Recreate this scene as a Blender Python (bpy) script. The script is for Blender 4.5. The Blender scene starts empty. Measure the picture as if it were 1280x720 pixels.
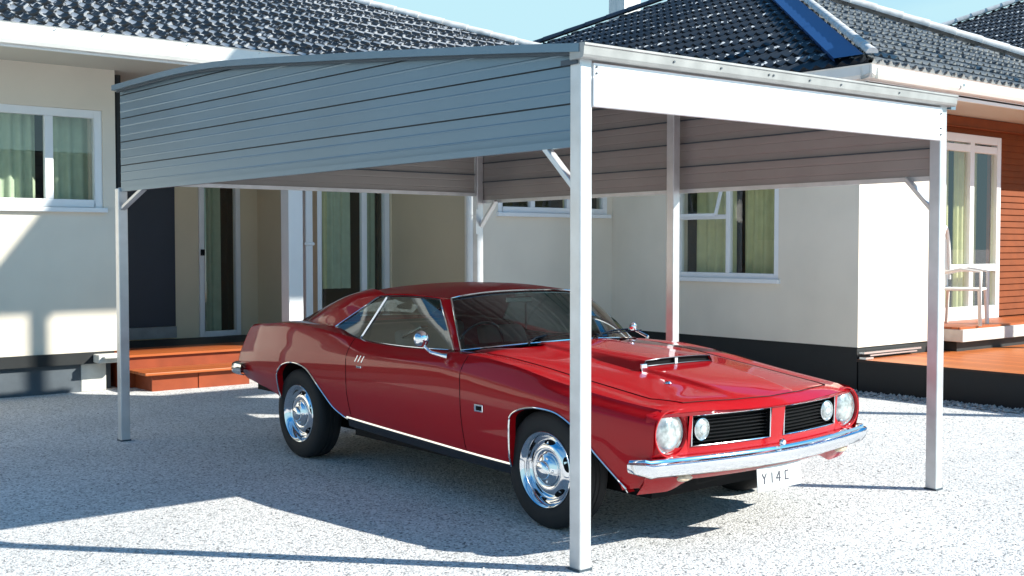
import bpy, bmesh, math, random
from mathutils import Vector, Matrix
R = math.radians
random.seed(7)
SC = bpy.context.scene
COL = SC.collection

# ------------------------------------------------------------------ helpers
def tag(o, label=None, cat=None, group=None, kind=None):
    if label: o['label'] = label
    if cat: o['category'] = cat
    if group: o['group'] = group
    if kind: o['kind'] = kind
    return o

def empty(name, loc=(0, 0, 0), rz=0, parent=None):
    o = bpy.data.objects.new(name, None); COL.objects.link(o)
    o.location = loc; o.rotation_euler = (0, 0, rz); o.empty_display_size = .2
    if parent: o.parent = parent
    return o

class MB:
    def __init__(s): s.v = []; s.f = []; s.m = []
    def add(s, vs, fs, mi=0):
        b = len(s.v); s.v += [tuple(v) for v in vs]
        for f in fs: s.f.append(tuple(b + i for i in f)); s.m.append(mi)
    def box(s, x0, y0, z0, x1, y1, z1, mi=0):
        x0, x1 = sorted((x0, x1)); y0, y1 = sorted((y0, y1)); z0, z1 = sorted((z0, z1))
        s.add([(x0,y0,z0),(x1,y0,z0),(x1,y1,z0),(x0,y1,z0),(x0,y0,z1),(x1,y0,z1),(x1,y1,z1),(x0,y1,z1)],
              [(0,3,2,1),(4,5,6,7),(0,1,5,4),(1,2,6,5),(2,3,7,6),(3,0,4,7)], mi)
    def grid(s, rows, mi=0, flip=False):
        n = len(rows[0]); b = len(s.v)
        for r in rows: s.v += [tuple(p) for p in r]
        for i in range(len(rows) - 1):
            for j in range(n - 1):
                f = (b+i*n+j, b+i*n+j+1, b+(i+1)*n+j+1, b+(i+1)*n+j)
                s.f.append(f[::-1] if flip else f); s.m.append(mi)
    def bar(s, a, b, w, h=None, up=(0, 0, 1), mi=0):
        h = h or w; a = Vector(a); b = Vector(b); d = (b - a).normalized(); up = Vector(up)
        if abs(d.dot(up)) > .98: up = Vector((0, 1, 0))
        r = d.cross(up).normalized(); u = r.cross(d)
        vs = []
        for p in (a, b):
            for i, j in ((-1,-1),(1,-1),(1,1),(-1,1)): vs.append(p + r*w/2*i + u*h/2*j)
        s.add(vs, [(0,1,2,3),(7,6,5,4),(0,4,5,1),(1,5,6,2),(2,6,7,3),(3,7,4,0)], mi)
    def tube(s, pts, r, n=8, closed=False, mi=0, caps=True):
        pts = [Vector(p) for p in pts]; N = len(pts); rings = []
        for i, p in enumerate(pts):
            if closed: d = pts[(i+1) % N] - pts[i-1]
            else: d = pts[min(i+1, N-1)] - pts[max(i-1, 0)]
            d.normalize(); up = Vector((0, 0, 1))
            if abs(d.z) > .95: up = Vector((1, 0, 0))
            a = d.cross(up).normalized(); c = a.cross(d)
            rr = r[i] if isinstance(r, (list, tuple)) else r
            rings.append([p + rr*(math.cos(2*math.pi*k/n)*a + math.sin(2*math.pi*k/n)*c) for k in range(n)])
        b = len(s.v)
        for q in rings: s.v += [tuple(p) for p in q]
        for i in range(N if closed else N-1):
            i2 = (i+1) % N
            for k in range(n):
                k2 = (k+1) % n; s.f.append((b+i*n+k, b+i*n+k2, b+i2*n+k2, b+i2*n+k)); s.m.append(mi)
        if not closed and caps:
            s.f.append(tuple(b+k for k in range(n))[::-1]); s.m.append(mi)
            s.f.append(tuple(b+(N-1)*n+k for k in range(n))); s.m.append(mi)
    def lathe(s, prof, c, axis='y', n=48, mi=0, sx=1):
        # prof: list of (r, t) ; t along the axis
        rows = []
        for r, t in prof:
            row = []
            for k in range(n+1):
                a = 2*math.pi*k/n
                if axis == 'y': p = (c[0]+r*math.cos(a), c[1]+t, c[2]+r*math.sin(a))
                elif axis == 'x': p = (c[0]+t, c[1]+r*math.cos(a), c[2]+r*math.sin(a))
                else: p = (c[0]+r*math.cos(a), c[1]+r*math.sin(a), c[2]+t)
                row.append(p)
            rows.append(row)
        s.grid(rows, mi)
    def build(s, name, mats, parent=None, smooth=False, merge=1e-5, bevel=0, bseg=2, angle=35, recalc=True):
        me = bpy.data.meshes.new(name); me.from_pydata(s.v, [], s.f)
        if not isinstance(mats, (list, tuple)): mats = [mats]
        for m in mats: me.materials.append(m)
        me.polygons.foreach_set('material_index', s.m)
        bm = bmesh.new(); bm.from_mesh(me)
        if merge: bmesh.ops.remove_doubles(bm, verts=bm.verts, dist=merge)
        bmesh.ops.dissolve_degenerate(bm, edges=bm.edges, dist=1e-6)
        if recalc: bmesh.ops.recalc_face_normals(bm, faces=bm.faces)
        if bevel:
            es = [e for e in bm.edges if len(e.link_faces) == 2 and e.calc_face_angle(0) > R(30)]
            bmesh.ops.bevel(bm, geom=es, offset=bevel, segments=bseg, profile=.5, affect='EDGES', clamp_overlap=True)
        bm.to_mesh(me); bm.free()
        if smooth:
            me.shade_smooth()
            me.set_sharp_from_angle(angle=R(angle))
        o = bpy.data.objects.new(name, me); COL.objects.link(o)
        if parent: o.parent = parent
        return o

def hermite(pts):
    xs = [p[0] for p in pts]; ys = [p[1] for p in pts]; n = len(xs)
    d = [(ys[i+1]-ys[i])/(xs[i+1]-xs[i]) for i in range(n-1)]
    m = [d[0]] + [0 if d[i-1]*d[i] <= 0 else 2*d[i-1]*d[i]/(d[i-1]+d[i]) for i in range(1, n-1)] + [d[-1]]
    def f(x):
        if x <= xs[0]: return ys[0]
        if x >= xs[-1]: return ys[-1]
        i = 0
        while x > xs[i+1]: i += 1
        h = xs[i+1]-xs[i]; t = (x-xs[i])/h
        return ((1+2*t)*(1-t)**2*ys[i] + t*(1-t)**2*h*m[i] + t*t*(3-2*t)*ys[i+1] + t*t*(t-1)*h*m[i+1])
    return f
def lerp(a, b, t): return a + (b-a)*t
def sst(a, b, x):
    t = min(1, max(0, (x-a)/(b-a))); return t*t*(3-2*t)

# ------------------------------------------------------------------ materials
def mat(name, col=(.8,.8,.8), rough=.5, metal=0, coat=0, coatr=.03, ior=1.45, spec=.5, var=0, vscale=3, bump=0, bscale=60, bdist=.002, sheen=0, detail=4):
    m = bpy.data.materials.new(name); m.use_nodes = True
    nt = m.node_tree; b = nt.nodes['Principled BSDF']
    b.inputs['Base Color'].default_value = (*col, 1); b.inputs['Roughness'].default_value = rough
    b.inputs['Metallic'].default_value = metal; b.inputs['IOR'].default_value = ior
    b.inputs['Coat Weight'].default_value = coat; b.inputs['Coat Roughness'].default_value = coatr
    b.inputs['Specular IOR Level'].default_value = spec
    if var or bump:
        tc = nt.nodes.new('ShaderNodeTexCoord')
    if var:
        n = nt.nodes.new('ShaderNodeTexNoise'); n.inputs['Scale'].default_value = vscale; n.inputs['Detail'].default_value = detail
        nt.links.new(tc.outputs['Object'], n.inputs['Vector'])
        r = nt.nodes.new('ShaderNodeMapRange'); r.inputs[1].default_value = .3; r.inputs[2].default_value = .7
        r.inputs[3].default_value = 1-var; r.inputs[4].default_value = 1+var
        nt.links.new(n.outputs['Fac'], r.inputs[0])
        x = nt.nodes.new('ShaderNodeVectorMath'); x.operation = 'SCALE'; x.inputs[0].default_value = col
        nt.links.new(r.outputs[0], x.inputs['Scale']); nt.links.new(x.outputs[0], b.inputs['Base Color'])
        rr = nt.nodes.new('ShaderNodeMapRange'); rr.inputs[3].default_value = max(0, rough-.08); rr.inputs[4].default_value = min(1, rough+.08)
        nt.links.new(n.outputs['Fac'], rr.inputs[0]); nt.links.new(rr.outputs[0], b.inputs['Roughness'])
    if bump:
        n2 = nt.nodes.new('ShaderNodeTexNoise'); n2.inputs['Scale'].default_value = bscale; n2.inputs['Detail'].default_value = 3
        nt.links.new(tc.outputs['Object'], n2.inputs['Vector'])
        bp = nt.nodes.new('ShaderNodeBump'); bp.inputs['Strength'].default_value = bump; bp.inputs['Distance'].default_value = bdist
        nt.links.new(n2.outputs['Fac'], bp.inputs['Height']); nt.links.new(bp.outputs['Normal'], b.inputs['Normal'])
    return m

def glassmat(name, tint=(.6,.7,.68), rough=0.0, f0=.06, dark=1.0):
    m = bpy.data.materials.new(name); m.use_nodes = True; nt = m.node_tree
    for n in list(nt.nodes): nt.nodes.remove(n)
    o = nt.nodes.new('ShaderNodeOutputMaterial'); mx = nt.nodes.new('ShaderNodeMixShader')
    t = nt.nodes.new('ShaderNodeBsdfTransparent'); t.inputs[0].default_value = (*[c*dark for c in tint], 1)
    g = nt.nodes.new('ShaderNodeBsdfGlossy'); g.inputs['Roughness'].default_value = rough; g.inputs[0].default_value = (1,1,1,1)
    lw = nt.nodes.new('ShaderNodeLayerWeight'); lw.inputs[0].default_value = .5
    p = nt.nodes.new('ShaderNodeMath'); p.operation = 'POWER'; p.inputs[1].default_value = 4
    mr = nt.nodes.new('ShaderNodeMapRange'); mr.inputs[3].default_value = f0; mr.inputs[4].default_value = .9
    nt.links.new(lw.outputs['Facing'], p.inputs[0]); nt.links.new(p.outputs[0], mr.inputs[0])
    nt.links.new(mr.outputs[0], mx.inputs[0]); nt.links.new(t.outputs[0], mx.inputs[1]); nt.links.new(g.outputs[0], mx.inputs[2])
    nt.links.new(mx.outputs[0], o.inputs[0])
    return m

def ground_mat():
    m = mat('exposed_aggregate', (.5,.5,.5), .85); nt = m.node_tree; b = nt.nodes['Principled BSDF']
    tc = nt.nodes.new('ShaderNodeTexCoord')
    v = nt.nodes.new('ShaderNodeTexVoronoi'); v.inputs['Scale'].default_value = 85
    v2 = nt.nodes.new('ShaderNodeTexNoise'); v2.inputs['Scale'].default_value = 48; v2.inputs['Detail'].default_value = 5; v2.inputs['Roughness'].default_value = .75
    big = nt.nodes.new('ShaderNodeTexNoise'); big.inputs['Scale'].default_value = .7; big.inputs['Detail'].default_value = 4
    for n in (v, v2, big): nt.links.new(tc.outputs['Object'], n.inputs['Vector'])
    # stones: each cell gets its own grey
    sep = nt.nodes.new('ShaderNodeSeparateColor'); nt.links.new(v.outputs['Color'], sep.inputs[0])
    cr = nt.nodes.new('ShaderNodeValToRGB'); e = cr.color_ramp.elements
    e[0].position = 0; e[0].color = (.13,.13,.135,1); e[1].position = .16; e[1].color = (.46,.455,.45,1)
    a = cr.color_ramp.elements.new(.55); a.color = (.62,.61,.60,1)
    a = cr.color_ramp.elements.new(1); a.color = (.76,.75,.74,1)
    nt.links.new(sep.outputs[0], cr.inputs[0])
    cr2 = nt.nodes.new('ShaderNodeValToRGB'); e = cr2.color_ramp.elements
    e[0].position = .36; e[0].color = (.6,.6,.6,1); e[1].position = .50; e[1].color = (1,1,1,1)
    nt.links.new(v2.outputs['Fac'], cr2.inputs[0])
    mu = nt.nodes.new('ShaderNodeMix'); mu.data_type = 'RGBA'; mu.blend_type = 'MULTIPLY'; mu.inputs[0].default_value = .8
    nt.links.new(cr.outputs[0], mu.inputs[6]); nt.links.new(cr2.outputs[0], mu.inputs[7])
    mr = nt.nodes.new('ShaderNodeMapRange'); mr.inputs[1].default_value = .3; mr.inputs[2].default_value = .7; mr.inputs[3].default_value = .9; mr.inputs[4].default_value = 1.1
    nt.links.new(big.outputs['Fac'], mr.inputs[0])
    sc = nt.nodes.new('ShaderNodeVectorMath'); sc.operation = 'SCALE'
    nt.links.new(mu.outputs[2], sc.inputs[0]); nt.links.new(mr.outputs[0], sc.inputs['Scale'])
    nt.links.new(sc.outputs[0], b.inputs['Base Color'])
    bp = nt.nodes.new('ShaderNodeBump'); bp.inputs['Strength'].default_value = .7; bp.inputs['Distance'].default_value = .006
    inv = nt.nodes.new('ShaderNodeMath'); inv.operation = 'SUBTRACT'; inv.inputs[0].default_value = 1
    nt.links.new(v.outputs['Distance'], inv.inputs[1])
    ad = nt.nodes.new('ShaderNodeMath'); ad.operation = 'ADD'
    nt.links.new(inv.outputs[0], ad.inputs[0]); nt.links.new(v2.outputs['Fac'], ad.inputs[1])
    nt.links.new(ad.outputs[0], bp.inputs['Height']); nt.links.new(bp.outputs['Normal'], b.inputs['Normal'])
    return m

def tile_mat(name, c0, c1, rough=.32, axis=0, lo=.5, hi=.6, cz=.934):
    # pale sun glints painted on the roll tops of every tile: axis = direction of the eave
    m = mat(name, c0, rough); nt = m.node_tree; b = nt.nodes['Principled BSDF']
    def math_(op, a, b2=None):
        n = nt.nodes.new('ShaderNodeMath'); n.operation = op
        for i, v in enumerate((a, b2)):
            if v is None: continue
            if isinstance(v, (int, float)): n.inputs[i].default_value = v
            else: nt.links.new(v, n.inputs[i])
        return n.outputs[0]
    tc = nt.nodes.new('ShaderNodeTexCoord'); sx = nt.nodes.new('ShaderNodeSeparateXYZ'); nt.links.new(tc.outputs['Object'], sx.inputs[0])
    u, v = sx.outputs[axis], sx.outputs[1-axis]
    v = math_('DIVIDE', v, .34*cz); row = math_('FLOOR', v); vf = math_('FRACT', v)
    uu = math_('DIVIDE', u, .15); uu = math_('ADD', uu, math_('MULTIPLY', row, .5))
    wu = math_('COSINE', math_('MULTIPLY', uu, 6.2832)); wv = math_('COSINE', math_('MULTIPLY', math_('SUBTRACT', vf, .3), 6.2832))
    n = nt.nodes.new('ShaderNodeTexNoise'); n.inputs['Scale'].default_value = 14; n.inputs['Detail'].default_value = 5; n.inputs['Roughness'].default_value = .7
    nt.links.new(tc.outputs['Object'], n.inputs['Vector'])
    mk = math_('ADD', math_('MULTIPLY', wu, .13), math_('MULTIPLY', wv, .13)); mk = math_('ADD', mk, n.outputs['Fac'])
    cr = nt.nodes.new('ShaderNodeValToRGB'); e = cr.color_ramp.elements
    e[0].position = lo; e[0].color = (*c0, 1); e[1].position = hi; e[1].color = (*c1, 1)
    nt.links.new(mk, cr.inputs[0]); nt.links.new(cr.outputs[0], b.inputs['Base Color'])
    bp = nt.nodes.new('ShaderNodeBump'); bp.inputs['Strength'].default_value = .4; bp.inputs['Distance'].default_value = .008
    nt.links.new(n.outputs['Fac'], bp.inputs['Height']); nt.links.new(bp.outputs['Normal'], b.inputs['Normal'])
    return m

def tile_mat_old(name, c0, c1, rough=.32):
    m = mat(name, c0, rough, coat=.0); nt = m.node_tree; b = nt.nodes['Principled BSDF']
    tc = nt.nodes.new('ShaderNodeTexCoord')
    n = nt.nodes.new('ShaderNodeTexNoise'); n.inputs['Scale'].default_value = 9; n.inputs['Detail'].default_value = 6; n.inputs['Roughness'].default_value = .7
    nt.links.new(tc.outputs['Object'], n.inputs['Vector'])
    cr = nt.nodes.new('ShaderNodeValToRGB'); e = cr.color_ramp.elements
    e[0].position = .45; e[0].color = (*c0, 1); e[1].position = .68; e[1].color = (*c1, 1)
    nt.links.new(n.outputs['Fac'], cr.inputs[0]); nt.links.new(cr.outputs[0], b.inputs['Base Color'])
    bp = nt.nodes.new('ShaderNodeBump'); bp.inputs['Strength'].default_value = .5; bp.inputs['Distance'].default_value = .01
    n2 = nt.nodes.new('ShaderNodeTexNoise'); n2.inputs['Scale'].default_value = 26; n2.inputs['Detail'].default_value = 3
    nt.links.new(tc.outputs['Object'], n2.inputs['Vector'])
    nt.links.new(n2.outputs['Fac'], bp.inputs['Height']); nt.links.new(bp.outputs['Normal'], b.inputs['Normal'])
    return m

def timber_mat(name, c0, c1, axis=0, board=.09, rough=.45):
    # boards run along `axis` (0 = x, 1 = y); gaps and a tone for each board across the other axis
    m = mat(name, c0, rough); nt = m.node_tree; b = nt.nodes['Principled BSDF']
    tc = nt.nodes.new('ShaderNodeTexCoord'); sx = nt.nodes.new('ShaderNodeSeparateXYZ'); nt.links.new(tc.outputs['Object'], sx.inputs[0])
    d = nt.nodes.new('ShaderNodeMath'); d.operation = 'DIVIDE'; d.inputs[1].default_value = board
    nt.links.new(sx.outputs[1-axis], d.inputs[0])
    fl = nt.nodes.new('ShaderNodeMath'); fl.operation = 'FLOOR'; nt.links.new(d.outputs[0], fl.inputs[0])
    fr = nt.nodes.new('ShaderNodeMath'); fr.operation = 'FRACT'; nt.links.new(d.outputs[0], fr.inputs[0])
    wn = nt.nodes.new('ShaderNodeTexWhiteNoise'); wn.noise_dimensions = '1D'; nt.links.new(fl.outputs[0], wn.inputs['W'])
    mp = nt.nodes.new('ShaderNodeMapping'); mp.inputs['Scale'].default_value = (2, 30, 30) if axis == 0 else (30, 2, 30)
    nt.links.new(tc.outputs['Object'], mp.inputs[0])
    n = nt.nodes.new('ShaderNodeTexNoise'); n.inputs['Scale'].default_value = 1.2; n.inputs['Detail'].default_value = 5; nt.links.new(mp.outputs[0], n.inputs['Vector'])
    a = nt.nodes.new('ShaderNodeMath'); a.operation = 'ADD'; nt.links.new(wn.outputs['Value'], a.inputs[0]); nt.links.new(n.outputs['Fac'], a.inputs[1])
    h = nt.nodes.new('ShaderNodeMath'); h.operation = 'MULTIPLY'; h.inputs[1].default_value = .5; nt.links.new(a.outputs[0], h.inputs[0])
    mx = nt.nodes.new('ShaderNodeMix'); mx.data_type = 'RGBA'; mx.inputs[6].default_value = (*c0,1); mx.inputs[7].default_value = (*c1,1)
    nt.links.new(h.outputs[0], mx.inputs[0])
    g = nt.nodes.new('ShaderNodeMath'); g.operation = 'GREATER_THAN'; g.inputs[1].default_value = .085; nt.links.new(fr.outputs[0], g.inputs[0])
    g2 = nt.nodes.new('ShaderNodeMix'); g2.data_type = 'RGBA'; g2.inputs[6].default_value = (.02,.01,.008,1)
    nt.links.new(g.outputs[0], g2.inputs[0]); nt.links.new(mx.outputs[2], g2.inputs[7]); nt.links.new(g2.outputs[2], b.inputs['Base Color'])
    return m

M = {}
M['ground'] = ground_mat()
M['wall'] = mat('cream_render', (.74,.665,.56), .85, var=.06, vscale=1.1, bump=.25, bscale=120)
def streaks(m, amt=.07):
    nt = m.node_tree; b = nt.nodes['Principled BSDF']; src = b.inputs['Base Color'].links[0].from_socket
    tc = nt.nodes.new('ShaderNodeTexCoord'); mp = nt.nodes.new('ShaderNodeMapping'); mp.inputs['Scale'].default_value = (3, 3, .9)
    n = nt.nodes.new('ShaderNodeTexNoise'); n.inputs['Scale'].default_value = 1.3; n.inputs['Detail'].default_value = 5
    r = nt.nodes.new('ShaderNodeMapRange'); r.inputs[1].default_value = .45; r.inputs[2].default_value = .75; r.inputs[3].default_value = 1; r.inputs[4].default_value = 1-amt
    v = nt.nodes.new('ShaderNodeVectorMath'); v.operation = 'SCALE'
    nt.links.new(tc.outputs['Object'], mp.inputs[0]); nt.links.new(mp.outputs[0], n.inputs['Vector']); nt.links.new(n.outputs['Fac'], r.inputs[0])
    nt.links.new(src, v.inputs[0]); nt.links.new(r.outputs[0], v.inputs['Scale']); nt.links.new(v.outputs[0], b.inputs['Base Color'])
streaks(M['wall'], .025)
M['plinth'] = mat('black_plinth_paint', (.012,.014,.015), .6, var=.2, vscale=4)
M['slab'] = mat('grey_concrete', (.27,.27,.265), .85, var=.18, vscale=5, bump=.4, bscale=40)
M['found'] = mat('shaded_foundation', (.075,.09,.105), .8, var=.2, vscale=4, bump=.3, bscale=40)  # the foundation's shade is in this colour
M['porch_bounce'] = mat('bounce_lit_porch_render', (.66,.57,.41), .85, var=.04, vscale=1.5)  # same render as the walls, warm bounce light painted in
M['tan'] = mat('bounce_lit_return_render', (.50,.41,.28), .85, var=.04, vscale=1.5)  # wall render tinted with the orange deck's bounce light
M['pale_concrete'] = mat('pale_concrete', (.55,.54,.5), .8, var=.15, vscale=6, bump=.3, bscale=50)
M['white'] = mat('white_aluminium', (.78,.79,.8), .35, var=.02, vscale=5)
M['eave'] = mat('cream_soffit', (.52,.50,.44), .7)
M['gutter'] = mat('white_gutter', (.74,.73,.70), .35, var=.06, vscale=4)
M['steel'] = mat('zinc_steel', (.60,.61,.62), .36, metal=.55, var=.10, vscale=7)
M['sheet'] = mat('zinc_sheet', (.155,.225,.28), .36, metal=.45, var=.03, vscale=1.2)
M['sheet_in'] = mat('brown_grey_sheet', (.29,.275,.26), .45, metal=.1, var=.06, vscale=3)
M['gsteel'] = mat('weathered_gutter_steel', (.34,.34,.33), .4, metal=.3, var=.12, vscale=9)
M['sheetdark'] = mat('sheet_joint', (.05,.07,.09), .5)
M['tile_l'] = tile_mat('glazed_tile_pale_glint', (.006,.009,.013), (.44,.45,.47), .55, 0, .54, .61)
M['tile_f'] = tile_mat('sunlit_slope_tile', (.008,.012,.016), (.26,.27,.27), .4, 0, .44, .56, .906)  # sunlit front slope of the same roof, more glint painted in
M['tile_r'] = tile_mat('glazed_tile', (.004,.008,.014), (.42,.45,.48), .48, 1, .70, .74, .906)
M['ridge'] = mat('ridge_mortar', (.55,.55,.55), .6, var=.2, vscale=9)
M['ridge_dark'] = mat('ridge_cap_shade', (.012,.06,.20), .4)  # shade of the hip's dark side, put into the colour
M['ridge_far'] = mat('dark_ridge_tile', (.012,.025,.05), .5)
M['glass'] = glassmat('window_glass', (.92,.94,.90), f0=.09)
M['carglass'] = glassmat('car_glass', (.20,.29,.28), f0=.06)
M['sideglass'] = glassmat('car_side_glass', (.38,.47,.47), f0=.10)
M['chrome_d'] = mat('dark_sill_metal', (.03,.035,.045), .25, metal=.6)
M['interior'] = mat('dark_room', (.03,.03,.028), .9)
M['curtain'] = mat('olive_curtain', (.56,.56,.32), .9, var=.08, vscale=8)
M['curtain_g'] = mat('sage_curtain', (.42,.50,.38), .9, var=.08, vscale=8)
M['navy'] = mat('navy_panel', (.022,.028,.045), .5, var=.1)
M['timber'] = timber_mat('orange_decking', (.22,.042,.009), (.54,.14,.03), 0)
M['timber_y'] = timber_mat('orange_decking_long', (.34,.08,.018), (.62,.19,.045), 1, .12)
M['timber_f'] = mat('orange_fascia', (.24,.042,.009), .5, var=.25, vscale=3)
M['board'] = mat('red_weatherboard', (.20,.052,.016), .6, spec=.12, var=.12, vscale=5)
M['paint'] = mat('deep_red_paint', (.36,.002,.006), .42, coat=1, coatr=.012, spec=.12); M['paint'].node_tree.nodes['Principled BSDF'].inputs['Coat IOR'].default_value = 1.33; M['roofpaint'] = mat('duller_red_roof_paint', (.36,.002,.008), .5, coat=.3, coatr=.15, spec=.08)
M['chrome'] = mat('chrome', (.82,.83,.85), .07, metal=1)
M['chrome_s'] = mat('satin_chrome', (.62,.64,.66), .2, metal=1)
M['black'] = mat('black_trim', (.006,.006,.007), .6, spec=.12)
M['tyre'] = mat('tyre_rubber', (.014,.014,.015), .75, bump=.2, bscale=90)
M['lens'] = mat('lamp_lens', (.42,.45,.44), .12, metal=.35, var=.5, vscale=30, bump=.9, bscale=70, coat=1)
M['lens_o'] = mat('side_lamp_lens', (.5,.38,.26), .15, coat=1, var=.3, vscale=40)
M['seat'] = mat('tan_seat_vinyl', (.60,.52,.43), .5)
M['seat_d'] = mat('black_seat_vinyl', (.015,.015,.016), .4)
M['plate'] = mat('plate_white', (.62,.63,.62), .4)
M['ink'] = mat('plate_ink', (.07,.07,.09), .5)
M['pebble'] = mat('pebbles', (.35,.34,.33), .8, var=.5, vscale=12)
M['gravel'] = mat('gravel_chips', (.42,.41,.40), .85, var=.7, vscale=40)
M['outdoor'] = mat('white_resin', (.78,.77,.74), .4)
M['pink'] = mat('pink_fabric', (.65,.16,.18), .8)
M['blocker'] = mat('blocker_render', (.5,.42,.33), .8)

# ------------------------------------------------------------------ ground
g = MB(); g.grid([[(x, y, 0) for x in (-400, -30, 30, 400)] for y in (-400, -30, 30, 400)])
tag(g.build('ground', M['ground']), kind='structure')

# ------------------------------------------------------------------ walls with openings
def wall(mb, axis, plane, thick, u0, u1, z0, z1, holes=(), mi=0):
    """axis 'y': wall in the plane y=plane running along x. thick is added to the plane (sign matters)."""
    us = sorted({u0, u1, *[h[0] for h in holes], *[h[1] for h in holes]})
    zs = sorted({z0, z1, *[h[2] for h in holes], *[h[3] for h in holes]})
    for i in range(len(us)-1):
        j = 0
        while j < len(zs)-1:
            def inh(j):
                um = (us[i]+us[i+1])/2; zm = (zs[j]+zs[j+1])/2
                return any(h[0] < um < h[1] and h[2] < zm < h[3] for h in holes)
            if inh(j): j += 1; continue
            k = j
            while k+1 < len(zs)-1 and not inh(k+1): k += 1
            a, b, c, d = us[i], us[i+1], zs[j], zs[k+1]
            if axis == 'y': mb.box(a, plane, c, b, plane+thick, d, mi)
            else: mb.box(plane, a, c, plane+thick, b, d, mi)
            j = k+1

def shell_wall(mb, axis, plane, thick, u0, u1, z0, z1, holes=(), mi=0):
    """front skin in one clean sheet plus reveals, so that no box seams show"""
    us = sorted({u0, u1, *[h[0] for h in holes], *[h[1] for h in holes]})
    zs = sorted({z0, z1, *[h[2] for h in holes], *[h[3] for h in holes]})
    P = (lambda u, z, d: (u, plane+d, z)) if axis == 'y' else (lambda u, z, d: (plane+d, u, z))
    for d in (0, thick):
        for i in range(len(us)-1):
            for j in range(len(zs)-1):
                um = (us[i]+us[i+1])/2; zm = (zs[j]+zs[j+1])/2
                if any(h[0] < um < h[1] and h[2] < zm < h[3] for h in holes): continue
                mb.add([P(us[i],zs[j],d), P(us[i+1],zs[j],d), P(us[i+1],zs[j+1],d), P(us[i],zs[j+1],d)], [(0,1,2,3)], mi)
    for a, b, c, e in [(u0,u1,z0,z1)] + [h[:4] for h in holes]:
        q = [(a,c),(b,c),(b,e),(a,e)]
        for k in range(4):
            (p0, p1), (p2, p3) = q[k], q[(k+1) % 4]
            mb.add([P(p0,p1,0), P(p2,p3,0), P(p2,p3,thick), P(p0,p1,thick)], [(0,1,2,3)], mi)

def curtain(name, axis, plane, u0, u1, z0, z1, m, parent, wl=.13, amp=.028):
    mb = MB(); n = max(8, int((u1-u0)/wl*10)); rows = []
    for z in (z0, z1):
        row = []
        for i in range(n+1):
            u = u0+(u1-u0)*i/n
            ph = 2*math.pi*u/wl + 1.3*math.sin(u*5.1) + .6*math.sin(u*13)
            d = amp*math.sin(ph)*(1 if z == z0 else .6)
            row.append((u, plane+d, z) if axis == 'y' else (plane+d, u, z))
        rows.append(row)
    mb.grid(rows); return mb.build(name, m, parent, smooth=True, angle=80)

def window(parent, axis, plane, sgn, u0, u1, z0, z1, mull=(), rails=(), fw=.055, depth=.07, sill=True, glass=True, curt=None, cm='curtain', inset=.05, cz0=None, name='window', room=.9, rpad=.25):
    """frame bars at plane+sgn*inset, sgn points indoors. rails: (ua, ub, z)."""
    mb = MB(); d0 = plane+sgn*inset; d1 = d0+sgn*depth
    def bx(a, b, c, e, x0=d0, x1=d1, tgt=mb):
        if axis == 'y': tgt.box(a, x0, c, b, x1, e)
        else: tgt.box(x0, a, c, x1, b, e)
    bx(u0, u0+fw, z0, z1); bx(u1-fw, u1, z0, z1)
    bx(u0+fw, u1-fw, z1-fw, z1); bx(u0+fw, u1-fw, z0, z0+fw)
    e = .003*sgn
    for u in mull: bx(u-fw/2, u+fw/2, z0+fw, z1-fw, d0+e, d1-e)
    for a, b, z in rails: bx(a, b, z-fw*.45, z+fw*.45, d0+2*e, d1-2*e)
    w = mb.build(name, M['white'], parent, bevel=.004, bseg=1)
    if sill:
        s = MB()
        bx(u0-.03, u1+.03, z0-.05, z0-.001, plane-sgn*.05, plane+sgn*.05, s)
        s.build('sill', M['white'], w, bevel=.004, bseg=1)
    if glass:
        gl = MB(); gp = d0+sgn*depth*.55
        q = [(u0+fw*.8, z0+fw*.8), (u1-fw*.8, z0+fw*.8), (u1-fw*.8, z1-fw*.8), (u0+fw*.8, z1-fw*.8)]
        gl.add([(u, gp, z) if axis == 'y' else (gp, u, z) for u, z in q], [(0,1,2,3)])
        gl.build('pane', M['glass'], w, recalc=False)
    if curt:
        for a, b, *rest in curt:
            curtain('curtain', axis, plane+sgn*(.26), a, b, (rest[0] if rest else z0-.02), z1+.02, M[rest[1] if len(rest) > 1 else cm], w)
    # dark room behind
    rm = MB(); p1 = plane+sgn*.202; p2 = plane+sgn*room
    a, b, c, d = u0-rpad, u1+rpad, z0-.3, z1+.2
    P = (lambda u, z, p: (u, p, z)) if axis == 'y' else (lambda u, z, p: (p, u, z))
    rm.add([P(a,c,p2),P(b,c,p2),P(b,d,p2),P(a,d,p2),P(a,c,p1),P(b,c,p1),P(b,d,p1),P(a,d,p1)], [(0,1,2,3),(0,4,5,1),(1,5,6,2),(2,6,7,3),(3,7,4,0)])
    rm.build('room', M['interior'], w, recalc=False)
    return w

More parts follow.
